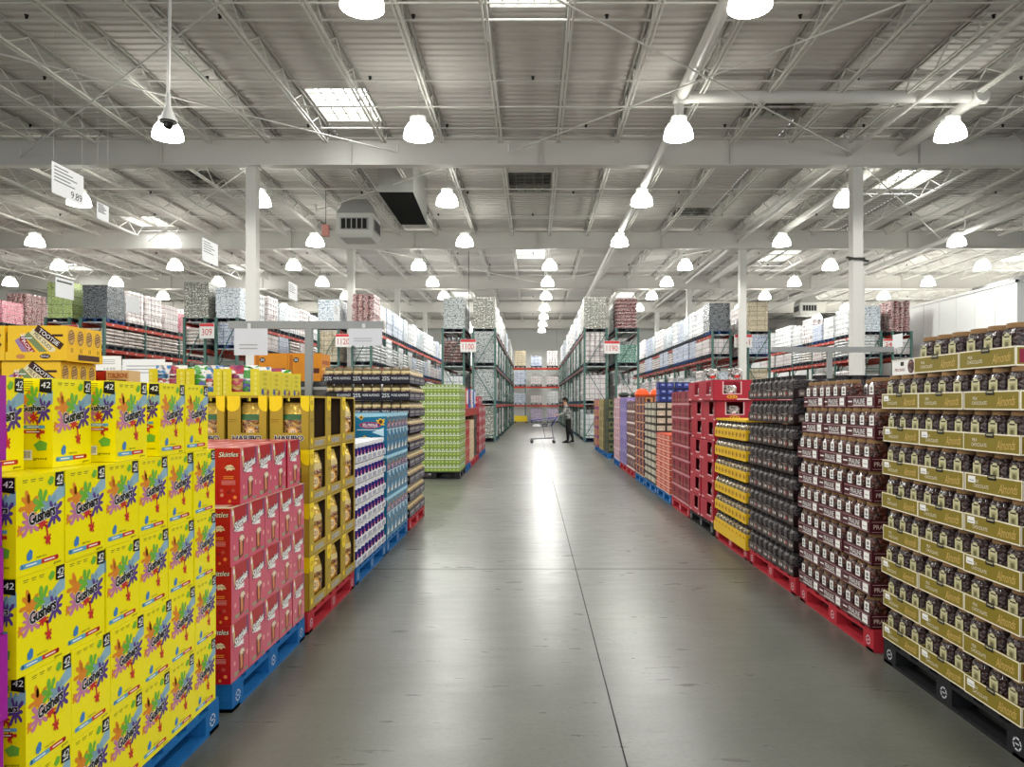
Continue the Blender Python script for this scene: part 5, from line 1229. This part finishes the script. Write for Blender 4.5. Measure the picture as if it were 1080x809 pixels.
S3 = Proto(carton('dark_bottle_case', .34, .4, .3, '2E2420', ['4A3A30','1E1612','6A4A3A','8A6A5A'], None, 23), 'carton')
pallet(-1.98, 19.4, PR, 'red pallet under the dark bottle cases', 1.04, 1.22); stack(S3, 'dark brown bottle case', 'the cream boxes', XLF-.05, -1, 18.8, 3, .403, .34, 4, .3)
S4 = Proto(carton('pink_red_box', .34, .4, .26, 'A83A44', ['C9606A','E0B0B0','8A2A34','D8D0D0'], None, 24), 'carton')
pallet(-1.98, 20.8, PB, 'blue pallet under the pink and red boxes', 1.04, 1.22); stack(S4, 'pink and red box', 'the dark bottle cases', XLF-.01, -1, 20.2, 3, .403, .34, 6, .26)
pallet(-1.98, 22.2, PB, 'blue pallet under the outer pink and red boxes', 1.04, 1.22); stack(S4, 'pink and red box further on', 'the second blue pallet', XLF-.01, -1, 21.6, 3, .403, .34, 5, .28-.02)
# red display shelf with goods on top
t = empty('red_display_shelf', (0,0,0)); tag(t, 'red shelf stand above the boxes behind the lime green cases', 'shelf'); RS = M('A02A24', rough=.45)
m = MB(); m.box(-2.4,-1.5,16.2,20.1,1.22,1.4,RS); m.build('shelf_board', t)
for x in (-2.36,-1.56):
    for y in (16.13, 20.13): m = MB(); m.box(x-.03,x+.03,y,y+.05,0,1.3,RS); m.build('post', t)
for i, (c, cells) in enumerate((('E2D8C8',['C04A3A','D8B0A0','B8403A']),('C43034',['E8E0DC','A02024','F0ECE8']),('2A5AA8',['E0E8F0','C43034','1E3E7A']),('D8D4D0',['B02A3A','3A5AA8','E8E8E8']),('2E5EAE',['E8E8E8','C9D8E8','1E3E7A']))):
    Pq = Proto(carton(('red_white_box','red_box','blue_box','white_box','blue_box')[i], .4, .55, .46, c, cells, None, 30+i, ncell=2), 'carton')
    for q in range(2): Pq.put((-1.73-q*.42, 16.5+i*.74, 1.4), ('white and orange box','red and white box','blue and white box','white box with red print','bright blue box')[i] + (' on the aisle edge' if q == 0 else ' at the back') + ' of the red shelf', 'boxes on the red shelf')
# ================================================================ GOODS BEHIND THE FRONT ROW, LEFT
def barbox():
    m = MB(); sx, sy, h = .385, .095, .185*1.22; Yb = M('EDBE12', rough=.35, var=.03); m.box(-sx/2,sx/2,-sy/2,sy/2,0,h,Yb); F = faces(sx,sy,h); f = F['-y']
    bn = M('3A1A16'); cm = M('E2D6A8'); rd = M('A02A34'); lv = M('9A7AA0'); og = M('7A8A5A')
    def barr(cx, cy, L_, Wd, a, mt, m2, txt, e):
        c_, s_ = math.cos(a), math.sin(a); pts = [(cx + x*c_ - y*s_, cy + x*s_ + y*c_) for x, y in ((-L_/2,-Wd/2),(L_/2,-Wd/2),(L_/2,Wd/2),(-L_/2,Wd/2))]
        m.poly(f, pts, mt, e)
        if txt: m.text(f, txt, cx, cy, L_*.75, Wd*.6, m2, e+.0006, rot=a)
    barr(.1,.075,.15,.034,-1.0,lv,WHTp,None,.0008); barr(.14,.08,.17,.036,-.92,rd,WHTp,'ROLLS',.001); barr(.19,.1,.2,.038,-.82,og,WHTp,None,.0012); barr(.23,.125,.2,.042,-.75,cm,bn,'MILK DUDS',.0014); barr(.27,.15,.21,.046,-.65,bn,WHTp,'TOOTSIE',.0018)
    m.rect(f, .08, .17, .135, .155, M('2A3A6A'), .001); m.text(f, '60', .1, .165, .03, .022, WHTp, .0014); m.rect(f, .09, .16, .142, .148, WHTp, .0016); m.rect(f, .29, .36, .155, .17, bn, .001)
    f = F['+x']
    m.oval(f, sy*.5, h*.68, sy*.36, h*.22, M('8A6A3A'), .001); m.oval(f, sy*.5, h*.68, sy*.3, h*.18, M('C9A05A'), .0014)
    for k in range(3): m.poly(f, [(sy*.25,h*(.58+.07*k)),(sy*.75,h*(.66+.07*k)),(sy*.75,h*(.69+.07*k)),(sy*.25,h*(.61+.07*k))], bn, .0018)
    m.text(f, 'JJ', sy*.5, h*.28, sy*.35, h*.18, M('8A6A1A'), .001)
    f = F['-y']
    return m.build('candy_bar_box')
CBp = Proto(barbox(), 'candy box')
m0 = MB(); Yb = M('EDBE12', rough=.35, var=.03); m0.box(-.2,.2,-.2,.2,0,.004,Yb)
for a, b, c, d in ((-.2,.2,-.2,-.195),(-.2,.2,.195,.2),(-.2,-.195,-.195,.195),(.195,.2,-.195,.195)): m0.box(a,b,c,d,0,.06,Yb)
F = faces(.4,.4,.06); m0.oval(F['-y'],.1,.03,.03,.016,M('C98A4A'),.001); m0.oval(F['-y'],.26,.032,.035,.016,M('3A1A16'),.001); m0.text(F['-y'],'ROLLS',.26,.032,.05,.014,WHTp,.0016); m0.rect(F['+x'],.12,.36,.012,.05,M('4A2A1A'),.001)
BarT = Proto(m0.build('candy_bar_tray'), 'tray')
pallet(-3.52, 5.1, PB, 'blue pallet under the yellow candy bar boxes', 1.0, 1.2)
for L in range(8):
    z = .143+L*.2335
    for c in range(3):
        x = -3.225-c*.405 - (0 if L == 7 else .04)
        BarT.put((x, 5.0, z), 'yellow candy bar tray, ' + ordn(L+1) + ' tier up, ' + ordn(c+1) + ' from the gummy trays', 'yellow candy bar trays')
        for q in range(4):
            if L < 6 and q > 0: continue
            CBp.put((x, 4.86+q*.097, z+.006), 'yellow candy bar box, ' + ordn(L+1) + ' tier up, tray ' + ordn(c+1) + ', ' + ordn(q+1) + ' from the front', 'yellow candy bar boxes')
# chocolate boxes
pallet(-2.55, 4.75, PB, 'blue pallet behind the yellow fruit snack boxes', .8, 1.1) if False else None
m = MB(); sx, sy, h = .1, .14, .15; m.box(-sx/2,sx/2,-sy/2,sy/2,0,h,M('B01E14')); F = faces(sx,sy,h); m.poly(F['-y'],[(.01,.02),(.05,.12),(.09,.02)],M('8E1810'),.001); m.rect(F['-y'],0,sx,h*.93,h,M('5A2A2A'),.001); RedC = m.build('red_chocolate_box')
m = MB(); m.box(-.085,.085,-.08,.08,0,.15,M('D9B583')); F = faces(.17,.16,.15); m.text(F['-y'],'TOBLERONE',.085,.112,.15,.035,M('B8501A'),.001,out=M('7A2A14'),ow=.03); m.rect(F['-y'],.02,.15,.065,.08,M('6A3A1A'),.001); m.text(F['-y'],'TRUFFLE',.085,.035,.1,.022,M('6A3A1A'),.001); m.poly(F['-y'],[(.13,0),(.17,0),(.17,.05)],M('6A3A1A'),.001); TanC = m.build('tan_chocolate_box')
m = MB(); sb = M('8A6A4A', rough=.8, var=.1)
m.box(-3.42,-2.94,5.5,5.9,.143,1.58,sb); m.box(-3.425,-2.935,5.495,5.905,1.58,1.6,M('6A4E34')); 
for k in range(1,5): m.box(-3.422,-2.938,5.498,5.902,.143+k*.285,.146+k*.285,M('5A402A'))
tag(m.build('brown_display_carton'), 'brown shipping carton tower carrying the red and tan chocolate boxes', 'carton')
pallet(-3.18, 5.75, PB, 'blue pallet beneath the brown carton tower', .6, .8)
TB = Proto(TanC, 'chocolate box'); RB_ = Proto(RedC, 'chocolate box')
RB_.put((-3.25, 5.58, 1.6), 'red chocolate box with a dark peak, beside the tan chocolate box'); TB.put((-3.1, 5.6, 1.6), 'tan chocolate box lettered in orange beside the red chocolate box')
# ---- yellow gummy trays with colourful bags
def ytray():
    m = MB(); Y2 = M('E3D32A', rough=.4, var=.08, scale=12); sx, sy, h = .3, .27, .272; F = faces(sx,sy,h); window_panel(m, F['-y'], sx, h, (sx*.24,sx*.76,h*.3,h*1.0), Y2)
    m.box(-sx/2,-sx/2+.004,-sy/2+.004,sy/2,0,h*.95,Y2); m.box(sx/2-.004,sx/2,-sy/2+.004,sy/2,0,h*.95,Y2); m.box(-sx/2,sx/2,sy/2-.004,sy/2,0,h,Y2); m.box(-sx/2,sx/2,-sy/2+.004,sy/2,0,.004,Y2)
    for k in range(6): m.oval(F['-y'], sx*(.06+.0*k), h*(.15+.14*k), .012, .016, M('EFE46A'), .001); m.oval(F['-y'], sx*.9, h*(.1+.15*k), .012, .016, M('EFE46A'), .001); m.oval(F['+x'], sy*.5, h*(.1+.15*k), .05, .012, M('C9B820'), .001)
    m.splat(F['+x'], sy*.3, h*.3, .04, .04, M('3A4A9A'), .0014, 8, 3, .6); m.splat(F['+x'], sy*.75, h*.28, .035, .035, M('8A4A3A'), .0014, 8, 5, .6)
    return m.build('yellow_display_tray')
YD = Proto(ytray(), 'display tray')
BGs = [Proto(bag('sweets_bag', .145, .1, .3, (Mprint('sweets_film_a%d' % i, a, c, 'E8E4DC', .3, .4, .25, .9, 12, .5), Mprint('sweets_film_b%d' % i, b, a, c, .3, .4, .25, .9, 14, .5), Mprint('sweets_film_c%d' % i, c, 'E8E4DC', a, .3, .4, .25, .9, 14, .5)), 11+i), 'sweets bag') for i, (a, b, c) in enumerate((('B83A4A','C9A04A','8A2A5A'),('4A9A3A','5A5AA0','E8E8E8'),('E8E0D8','B84A4A','3A7AB0')))]
core(-3.17, -2.27, 6.39, 7.31, .143+5*.275-.002, 'plain cartons under the rear yellow sweets trays')
pallet(-2.75, 6.7, PB, 'blue pallet under the yellow sweets trays', 1.04, 1.22)
for L in range(6):
    z = .143 + L*.275
    for c in range(3):
        for k in range(4):
            if L < 5 and (k > 0 or c < 2) and not (k == 0): continue
            YD.put((-2.41-c*.305, 6.24+k*.275, z), 'yellow sweets tray, ' + ordn(L+1) + ' tier up, ' + ordn(3-c) + ' from the candy bars, ' + ordn(k+1) + ' back', 'yellow sweets trays')
            if L == 5:
                for s in (-.06, .06):
                    BGs[(c+k+(s > 0)) % 3].put((-2.41-c*.305+s, 6.24+k*.275-.05, z+.005), ('red','green','white')[(c+k+(s > 0)) % 3] + ' sweets bag, tray ' + ordn(3-c) + ' from the candy bars, ' + ordn(k+1) + ' back, ' + ('inner' if s < 0 else 'outer') + ' side', 'sweets bags in yellow trays', rz=jit(.35))
# ---- orange cartons and dark pouches behind
def orangebox():
    m = MB(); m.box(-.2,.2,-.2,.2,0,.28,M('D98A1E')); F = faces(.4,.4,.28); f = F['-y']; m.rect(f,.25,.38,.04,.1,M('5A2A1A'),.001); m.rect(f,.02,.06,.02,.26,M('B86A12'),.001); m.oval(f,.1,.2,.035,.03,BLKp,.001); m.text(f,'30',.1,.2,.045,.03,WHTp,.0014)
    m.rect(F['+x'],.05,.35,.15,.2,M('B05A12'),.001); m.rect(F['+x'],.05,.3,.08,.11,M('F0B84A'),.001); return m.build('orange_carton')
OP = Proto(orangebox(), 'carton'); pallet(-2.75, 9.4, PB, 'blue pallet under the orange cartons', 1.04, 1.22)
for L in range(7):
    for c in range(2):
        if c and L < 4: pass
        OP.put((-2.75-c*.405, 9.1, .143+L*.281-(.0)), 'orange carton behind the yellow sweets trays, ' + ordn(L+1) + ' layer up, ' + ('aisle' if c == 0 else 'inner') + ' column', 'orange cartons')
OP.put((-3.75, 9.0, .143+5*.281), 'orange carton with a black disc beside the yellow sweets trays', 'orange cartons'); 
for L in range(5): OP.put((-3.75, 9.0, .143+L*.281), 'orange carton below the black-disc carton, ' + ordn(L+1) + ' layer up', 'orange cartons')
pallet(-3.85, 9.3, PB, 'blue pallet under the inner orange cartons', 1.0, 1.22)
PCH = Proto(bag('dark_pouch', .16, .08, .24, (M('2E2E30', rough=.3, bump=.4), M('4A4644', rough=.35, bump=.4), M('9A9A98', rough=.4)), 31), 'pouch')
m0 = MB(); g_ = M('2A2624', rough=.5); m0.box(-.19,.19,-.2,.2,0,.006,g_); m0.box(-.19,.19,-.2,-.194,0,.05,g_); m0.box(-.19,.19,.194,.2,0,.14,g_); m0.box(-.19,-.184,-.194,.194,0,.12,g_); m0.box(.184,.19,-.194,.194,0,.12,g_); m0.rect(Fr((-.19,-.2,0),(1,0,0),(0,0,1)),.05,.33,.012,.04,M('8A8A88'),.001)
DT = Proto(m0.build('dark_pouch_tray'), 'tray'); pallet(-2.62, 8.1, PB, 'blue pallet under the dark pouches', .9, .9)
for L in range(6):
    for c in range(2):
        DT.put((-2.35-c*.385, 7.95, .143+L*.27), 'dark tray of pouches, ' + ordn(L+1) + ' tier up, ' + ('nearer the aisle' if c == 0 else 'inner'), 'dark pouch trays')
        for q in range(2): PCH.put((-2.44-c*.385+q*.18, 7.84, .15+L*.27), 'dark grey pouch, ' + ordn(L+1) + ' tier up, ' + ordn(c*2+2-q) + ' inwards', 'dark pouches')
# folded snack bags heaped on the yellow trays
BS = M('8FA4B8', rough=.3, bump=.5); P = Proto(pillow('pale_blue_bag', .24, .22, .09, BS, M('C04A4A')), 'snack bag')
for i in range(6): P.put((-3.0+.26*(i % 3), 7.75+.25*(i//3), .143), 'pale blue and red snack bag lying behind the yellow trays, ' + ordn(i+1) + ' in the heap', 'pale blue snack bags')
m = MB(); m.box(-3.3,-2.3,7.4,8.0,.143,.15,sb) ; m = None
# ---- sign stands: grey goal-post frames with clear pockets
GR = M('8E908E', rough=.4); CLR = M('D6D8DC', rough=.2, var=.02, alpha=.72); TXg = M('9A9CA0')
def signstand(x0, x1, y, zb, posts, pockets, label):
    t = empty('sign_stand', ((x0+x1)/2, y, 0)); tag(t, label, 'sign stand'); cx = (x0+x1)/2
    m = MB(); m.box(x0-cx, x1-cx, -.035,.035, zb-.04, zb+.04, GR); m.build('crossbar', t)
    for p in posts:
        m = MB(); m.box(p-cx-.035,p-cx+.035,-.034,.034,.012,zb-.04,GR); m.build('post', t)
        m = MB(); m.box(p-cx-.2,p-cx+.2,-.15,.15,0,.012,GR); m.build('foot_plate', t)
    for (a, b, h, col) in pockets:
        m = MB(); m.box(a-cx, b-cx, -.05,-.044, zb-h, zb-.04, col); F = Fr((a-cx,-.05,zb-h),(1,0,0),(0,0,1)); w_ = b-a
        for k in range(2): m.rect(F, w_*.15, w_*.7, h*(.2+.12*k), h*(.24+.12*k), TXg, .001)
        m.rect(F, w_*.4, w_*.5, h*.85, h*1.05, M('C9CACC'), .002); m.build('sign_pocket', t)
    return t
PKT = M('CBCBD0', rough=.3, var=.02)
signstand(-3.2, -1.57, 7.8, 2.33, (-2.36,), ((-3.13,-2.78,.32,PKT),(-1.93,-1.58,.22,PKT)), 'grey post and crossbar sign stand behind the golden gummy cartons')
signstand(3.65, 5.5, 11.3, 2.33, (4.53,), (), 'grey post and crossbar sign stand behind the dark candy jars')
signstand(1.95+.45, 3.65, 13.9+.2, 2.02, (3.4,), (), 'thin grey sign stand behind the tall red cartons') if False else None
m = None
# price boards behind the yellow fruit snack boxes
def board(x, y, zb, w_, h, txt, label):
    t = empty('price_board', (x, y, 0)); tag(t, label, 'price board')
    m = MB(); m.box(-w_/2,w_/2,-.006,.006,zb,zb+h,WHTp); F = Fr((-w_/2,-.006,zb),(1,0,0),(0,0,1))
    if txt: m.text(F, txt, w_*.6, h*.2, w_*.4, h*.16, TXg, .001)
    for k in range(3): m.rect(F, w_*.1, w_*.8, h*(.5+.12*k), h*(.53+.12*k), TXg, .001)
    m.build('card', t); m = MB(); m.box(-.02,.02,.006,.03,.0,zb+h*.9,GR); m.build('post', t); m = MB(); m.box(-.12,.12,-.1,.12,0,.01,GR); m.build('foot_plate', t)
board(-4.0, 6.95, 1.8, .26, .15, '14.99', 'white price board reading 14.99 right of the candy bar boxes')
board(-3.62, 7.3, 1.66, .12, .25, '', 'small white price card beside the 14.99 board')
board(-5.05, 9.6, 1.72, .55, .36, '', 'plain white board behind the price cards and the sweets trays')
# ================================================================ THE SHOPPER AND THE CART
def skin_body(name, V, E, sub=2):
    me = bpy.data.meshes.new(name); me.from_pydata([v[:3] for v in V], E, []); o = bpy.data.objects.new(name, me); C.objects.link(o)
    sk = o.modifiers.new('skin', 'SKIN'); sk.use_smooth_shade = True
    L = me.skin_vertices[0].data if me.skin_vertices else None
    if L is None:
        bpy.context.view_layer.objects.active = o; L = me.skin_vertices[0].data
    for i, v in enumerate(V):
        rr = v[3]; L[i].radius = (rr, rr if len(v) < 5 else v[4]); L[i].use_root = (i == 0)
    sb_ = o.modifiers.new('subdivision', 'SUBSURF'); sb_.levels = sub; sb_.render_levels = sub
    bpy.context.view_layer.update()
    ev = o.evaluated_get(bpy.context.evaluated_depsgraph_get()); nm = bpy.data.meshes.new_from_object(ev)
    bpy.data.objects.remove(o); n = bpy.data.objects.new(name, nm); C.objects.link(n); nm.name = name
    for p in nm.polygons: p.use_smooth = True
    return n
def person():
    V = [(0,0,.93,.16,.135)]; E = []
    def add(v, par): V.append(v); E.append((par, len(V)-1)); return len(V)-1
    sp = add((-.02,0,1.08,.165,.13), 0); ch = add((-.06,0,1.27,.19,.145), sp); ch2 = add((-.085,0,1.38,.155,.115), ch); nk = add((-.11,0,1.47,.055), ch2)
    hd = add((-.135,0,1.545,.07,.075), nk); hd2 = add((-.14,0,1.61,.082,.092), hd); hd3 = add((-.13,0,1.67,.07,.08), hd2)
    for s in (-1, 1):
        sh = add((-.085,s*.17,1.375,.075), ch2); el = add((-.16,s*.235,1.14,.062), sh); wr = add((-.38,s*.2,1.06,.031), el); hn = add((-.45,s*.19,1.055,.036,.022), wr)
        for q, (dy, L) in enumerate(((-.028,.055),(-.01,.065),(.01,.062),(.028,.05))):
            f1 = add((-.455-L*.5, s*.19+dy, 1.062, .0095), hn); f2 = add((-.46-L*.75, s*.19+dy, 1.04, .0085), f1); add((-.455-L*.45, s*.19+dy, 1.022, .0075), f2)
        t1 = add((-.45, s*.19-s*.035, 1.045, .0105), hn); add((-.475, s*.19-s*.04, 1.03, .009), t1)
    for s, kx, kz, ax, az, tx, tz in ((1, -.03, .5, -.02, .09, -.17, .04), (-1, .03, .5, .17, .13, .05, .05)):
        hp = add((0,s*.09,.86,.11,.115), 0); kn = add((kx,s*.1,kz,.078), hp); cf = add(((kx+ax)/2+.015,s*.1,(kz+az)/2+.04,.07), kn); an = add((ax,s*.1,az,.05), cf); add((tx,s*.105,tz,.034), an)
    b = skin_body('person', V, E)
    skin = M('B98A70', rough=.55, var=.05); jk = Mprint('patterned_jacket', '94968F', '343634', 'C6C8C0', .4, .5, rough=.8, spots=.6, nscale=6, wrap=.1); pn = M('17181A', rough=.85, var=.15)
    me = b.data; me.materials.clear()
    for m_ in (skin, jk, pn): me.materials.append(m_)
    for p in me.polygons:
        c = p.center
        if c.z < .93: p.material_index = 2
        elif c.z > 1.46 and abs(c.y) < .12: p.material_index = 0
        elif c.x < -.385 and c.z < 1.2: p.material_index = 0
        else: p.material_index = 1
    b.location = (1.36, 28.3, 0); tag(b, 'person in a grey patterned jacket, black trousers and cap pushing a cart', 'person')
    m = MB(); m.lathe([(.095,-.01),(.1,.02),(.09,.06),(.055,.095),(0,.105)], M('18191B', rough=.8), n=20, c=(-.13,0,1.66)); m.poly(Fr((-.32,-.07,1.665),(1,0,0),(0,1,0)), [(0,.03),(.02,.0),(.14,-.01),(.14,.15),(.02,.14),(0,.11)], M('18191B', rough=.8), 0); m.box(-.31,-.2,-.06,.06,1.655,1.665,M('18191B', rough=.8)); m.build('cap', b)
    m = MB(); m.lathe([(.088,0),(.094,.04),(.09,.09)], M('2A211C', rough=.9), n=16, c=(-.115,0,1.585)); h_ = m.build('hair', b)
    m = MB()
    m.add([(-.225,-.016,1.59),(-.225,.016,1.59),(-.25,0,1.585),(-.222,0,1.63)], [(0,2,3),(2,1,3),(0,1,2)], skin, True)
    for s in (-1, 1):
        m.lathe([(0,-.008),(.009,0),(0,.008)], M('1A1412'), n=8, c=(-.217, s*.03, 1.625)); m.lathe([(0,-.03),(.016,-.01),(.02,.012),(0,.03)], skin, n=8, c=(-.13, s*.09, 1.61))
    m.box(-.222,-.212,-.022,.022,1.553,1.559,M('8A4A44')); m.build('face_features', b)
    for s, x, z in ((1,-.02,.0),(-1,.17,.045)):
        m = MB(); m.lathe([(.05,0),(.052,.03),(.04,.08)], M('101112', rough=.6), n=12, c=(x,s*.1,z)); m.box(x-.21,x+.02,s*.1-.045,s*.1+.045,z,z+.05,M('101112', rough=.6)) if s == 1 else m.bar((x+.02,s*.1,z+.03),(x-.17,s*.1,z-.01),.09,.05,M('101112', rough=.6)); m.build('shoe', b)
    return b
person()
def cart():
    t = empty('shopping_cart', (.42, 28.3, 0)); tag(t, 'grey and blue wire shopping cart pushed by the person', 'shopping cart')
    Wg = M('7E8288', rough=.35, metal=.6); Bl = M('33479A', rough=.4); r_ = .011
    m = MB()
    for s in (-1, 1):
        m.tube((-.52,s*.22,.16),(.42,s*.27,.2),.016,Wg,8); m.tube((.36,s*.27,.2),(.30,s*.26,.66),.014,Wg,8); m.tube((.05,s*.25,.19),(-.03,s*.25,.62),.012,Wg,8); m.tube((.30,s*.26,.66),(.50,s*.27,1.0),.014,Bl,8)
    m.tube((-.52,-.22,.16),(-.52,.22,.16),.016,Wg,8); m.tube((.42,-.27,.2),(.42,.27,.2),.016,Wg,8)
    for k in range(9): m.tube((-.5+.11*k,-.22,.17),(-.5+.11*k,.22,.17),.004,Wg,5)
    m.build('chassis', t)
    m = MB(); b0 = [(-.42,-.2,.62),(.3,-.24,.62),(.3,.24,.62),(-.42,.2,.62)]; b1 = [(-.52,-.22,.86),(.45,-.28,.98),(.45,.28,.98),(-.52,.22,.86)]
    for ring in (b0, b1):
        for k in range(4): m.tube(ring[k], ring[(k+1) % 4], .009 if ring is b1 else .007, Bl if ring is b1 else Wg, 6)
    for q in (.25,.5,.75):
        rg = [tuple(b0[k][i]*(1-q)+b1[k][i]*q for i in range(3)) for k in range(4)]
        for k in range(4): m.tube(rg[k], rg[(k+1) % 4], .0035, Wg, 4)
    for k in range(4):
        n = 16 if k % 2 == 0 else 9; a, b = b0[k], b0[(k+1) % 4]; c, d = b1[k], b1[(k+1) % 4]
        for j in range(n+1):
            u = j/n; m.tube(tuple(a[i]*(1-u)+b[i]*u for i in range(3)), tuple(c[i]*(1-u)+d[i]*u for i in range(3)), .0028, Wg, 4)
    for j in range(13): x = -.42+.06*j; m.tube((x,-.22,.62),(x,.22,.62),.003,Wg,4)
    m.build('wire_basket', t)
    m = MB(); m.tube((.5,-.28,1.02),(.5,.28,1.02),.018,M('2A2C5A', rough=.4),10); m.tube((.5,-.27,1.0),(.5,-.27,1.03),.022,Bl,8); m.tube((.5,.27,1.0),(.5,.27,1.03),.022,Bl,8); m.build('handle', t)
    m = MB(); m.box(.2,.34,-.2,.2,.66,.68,M('22242A')); m.bar((.27,-.2,.67),(.4,-.2,.9),.02,.3,M('22242A'),(0,1,0)); m.build('child_seat', t)
    for x in (-.46,.38):
        for s in (-1, 1):
            m = MB(); m.tube((x,s*.24-.016,.062),(x,s*.24+.016,.062),.06,M('1C1C1E'),16); w_ = m.build('wheel', t); m = MB(); m.bar((x,s*.24,.07),(x,s*.24,.17),.03,.05,Wg); m.build('fork', w_)
    return t
cart()
m = MB(); m.box(-.2,.1,-.15,.15,0,.06,WHTp); m.box(-.15,.05,-.1,.1,.06,.09,M('D8D4CC')); o = m.build('white_pack', None, (.2,28.3,.632)); tag(o, 'low white pack lying in the shopping cart', 'pack')
m = MB(); m.box(-.1,.1,-.12,.12,0,.11,M('1E1E20')); m.rect(faces(.2,.24,.11)['-y'],.03,.17,.03,.08,M('8A8A8A'),.001); o = m.build('black_pack', None, (.45,28.3,.632)); tag(o, 'black pack in the cart in front of the person', 'pack')
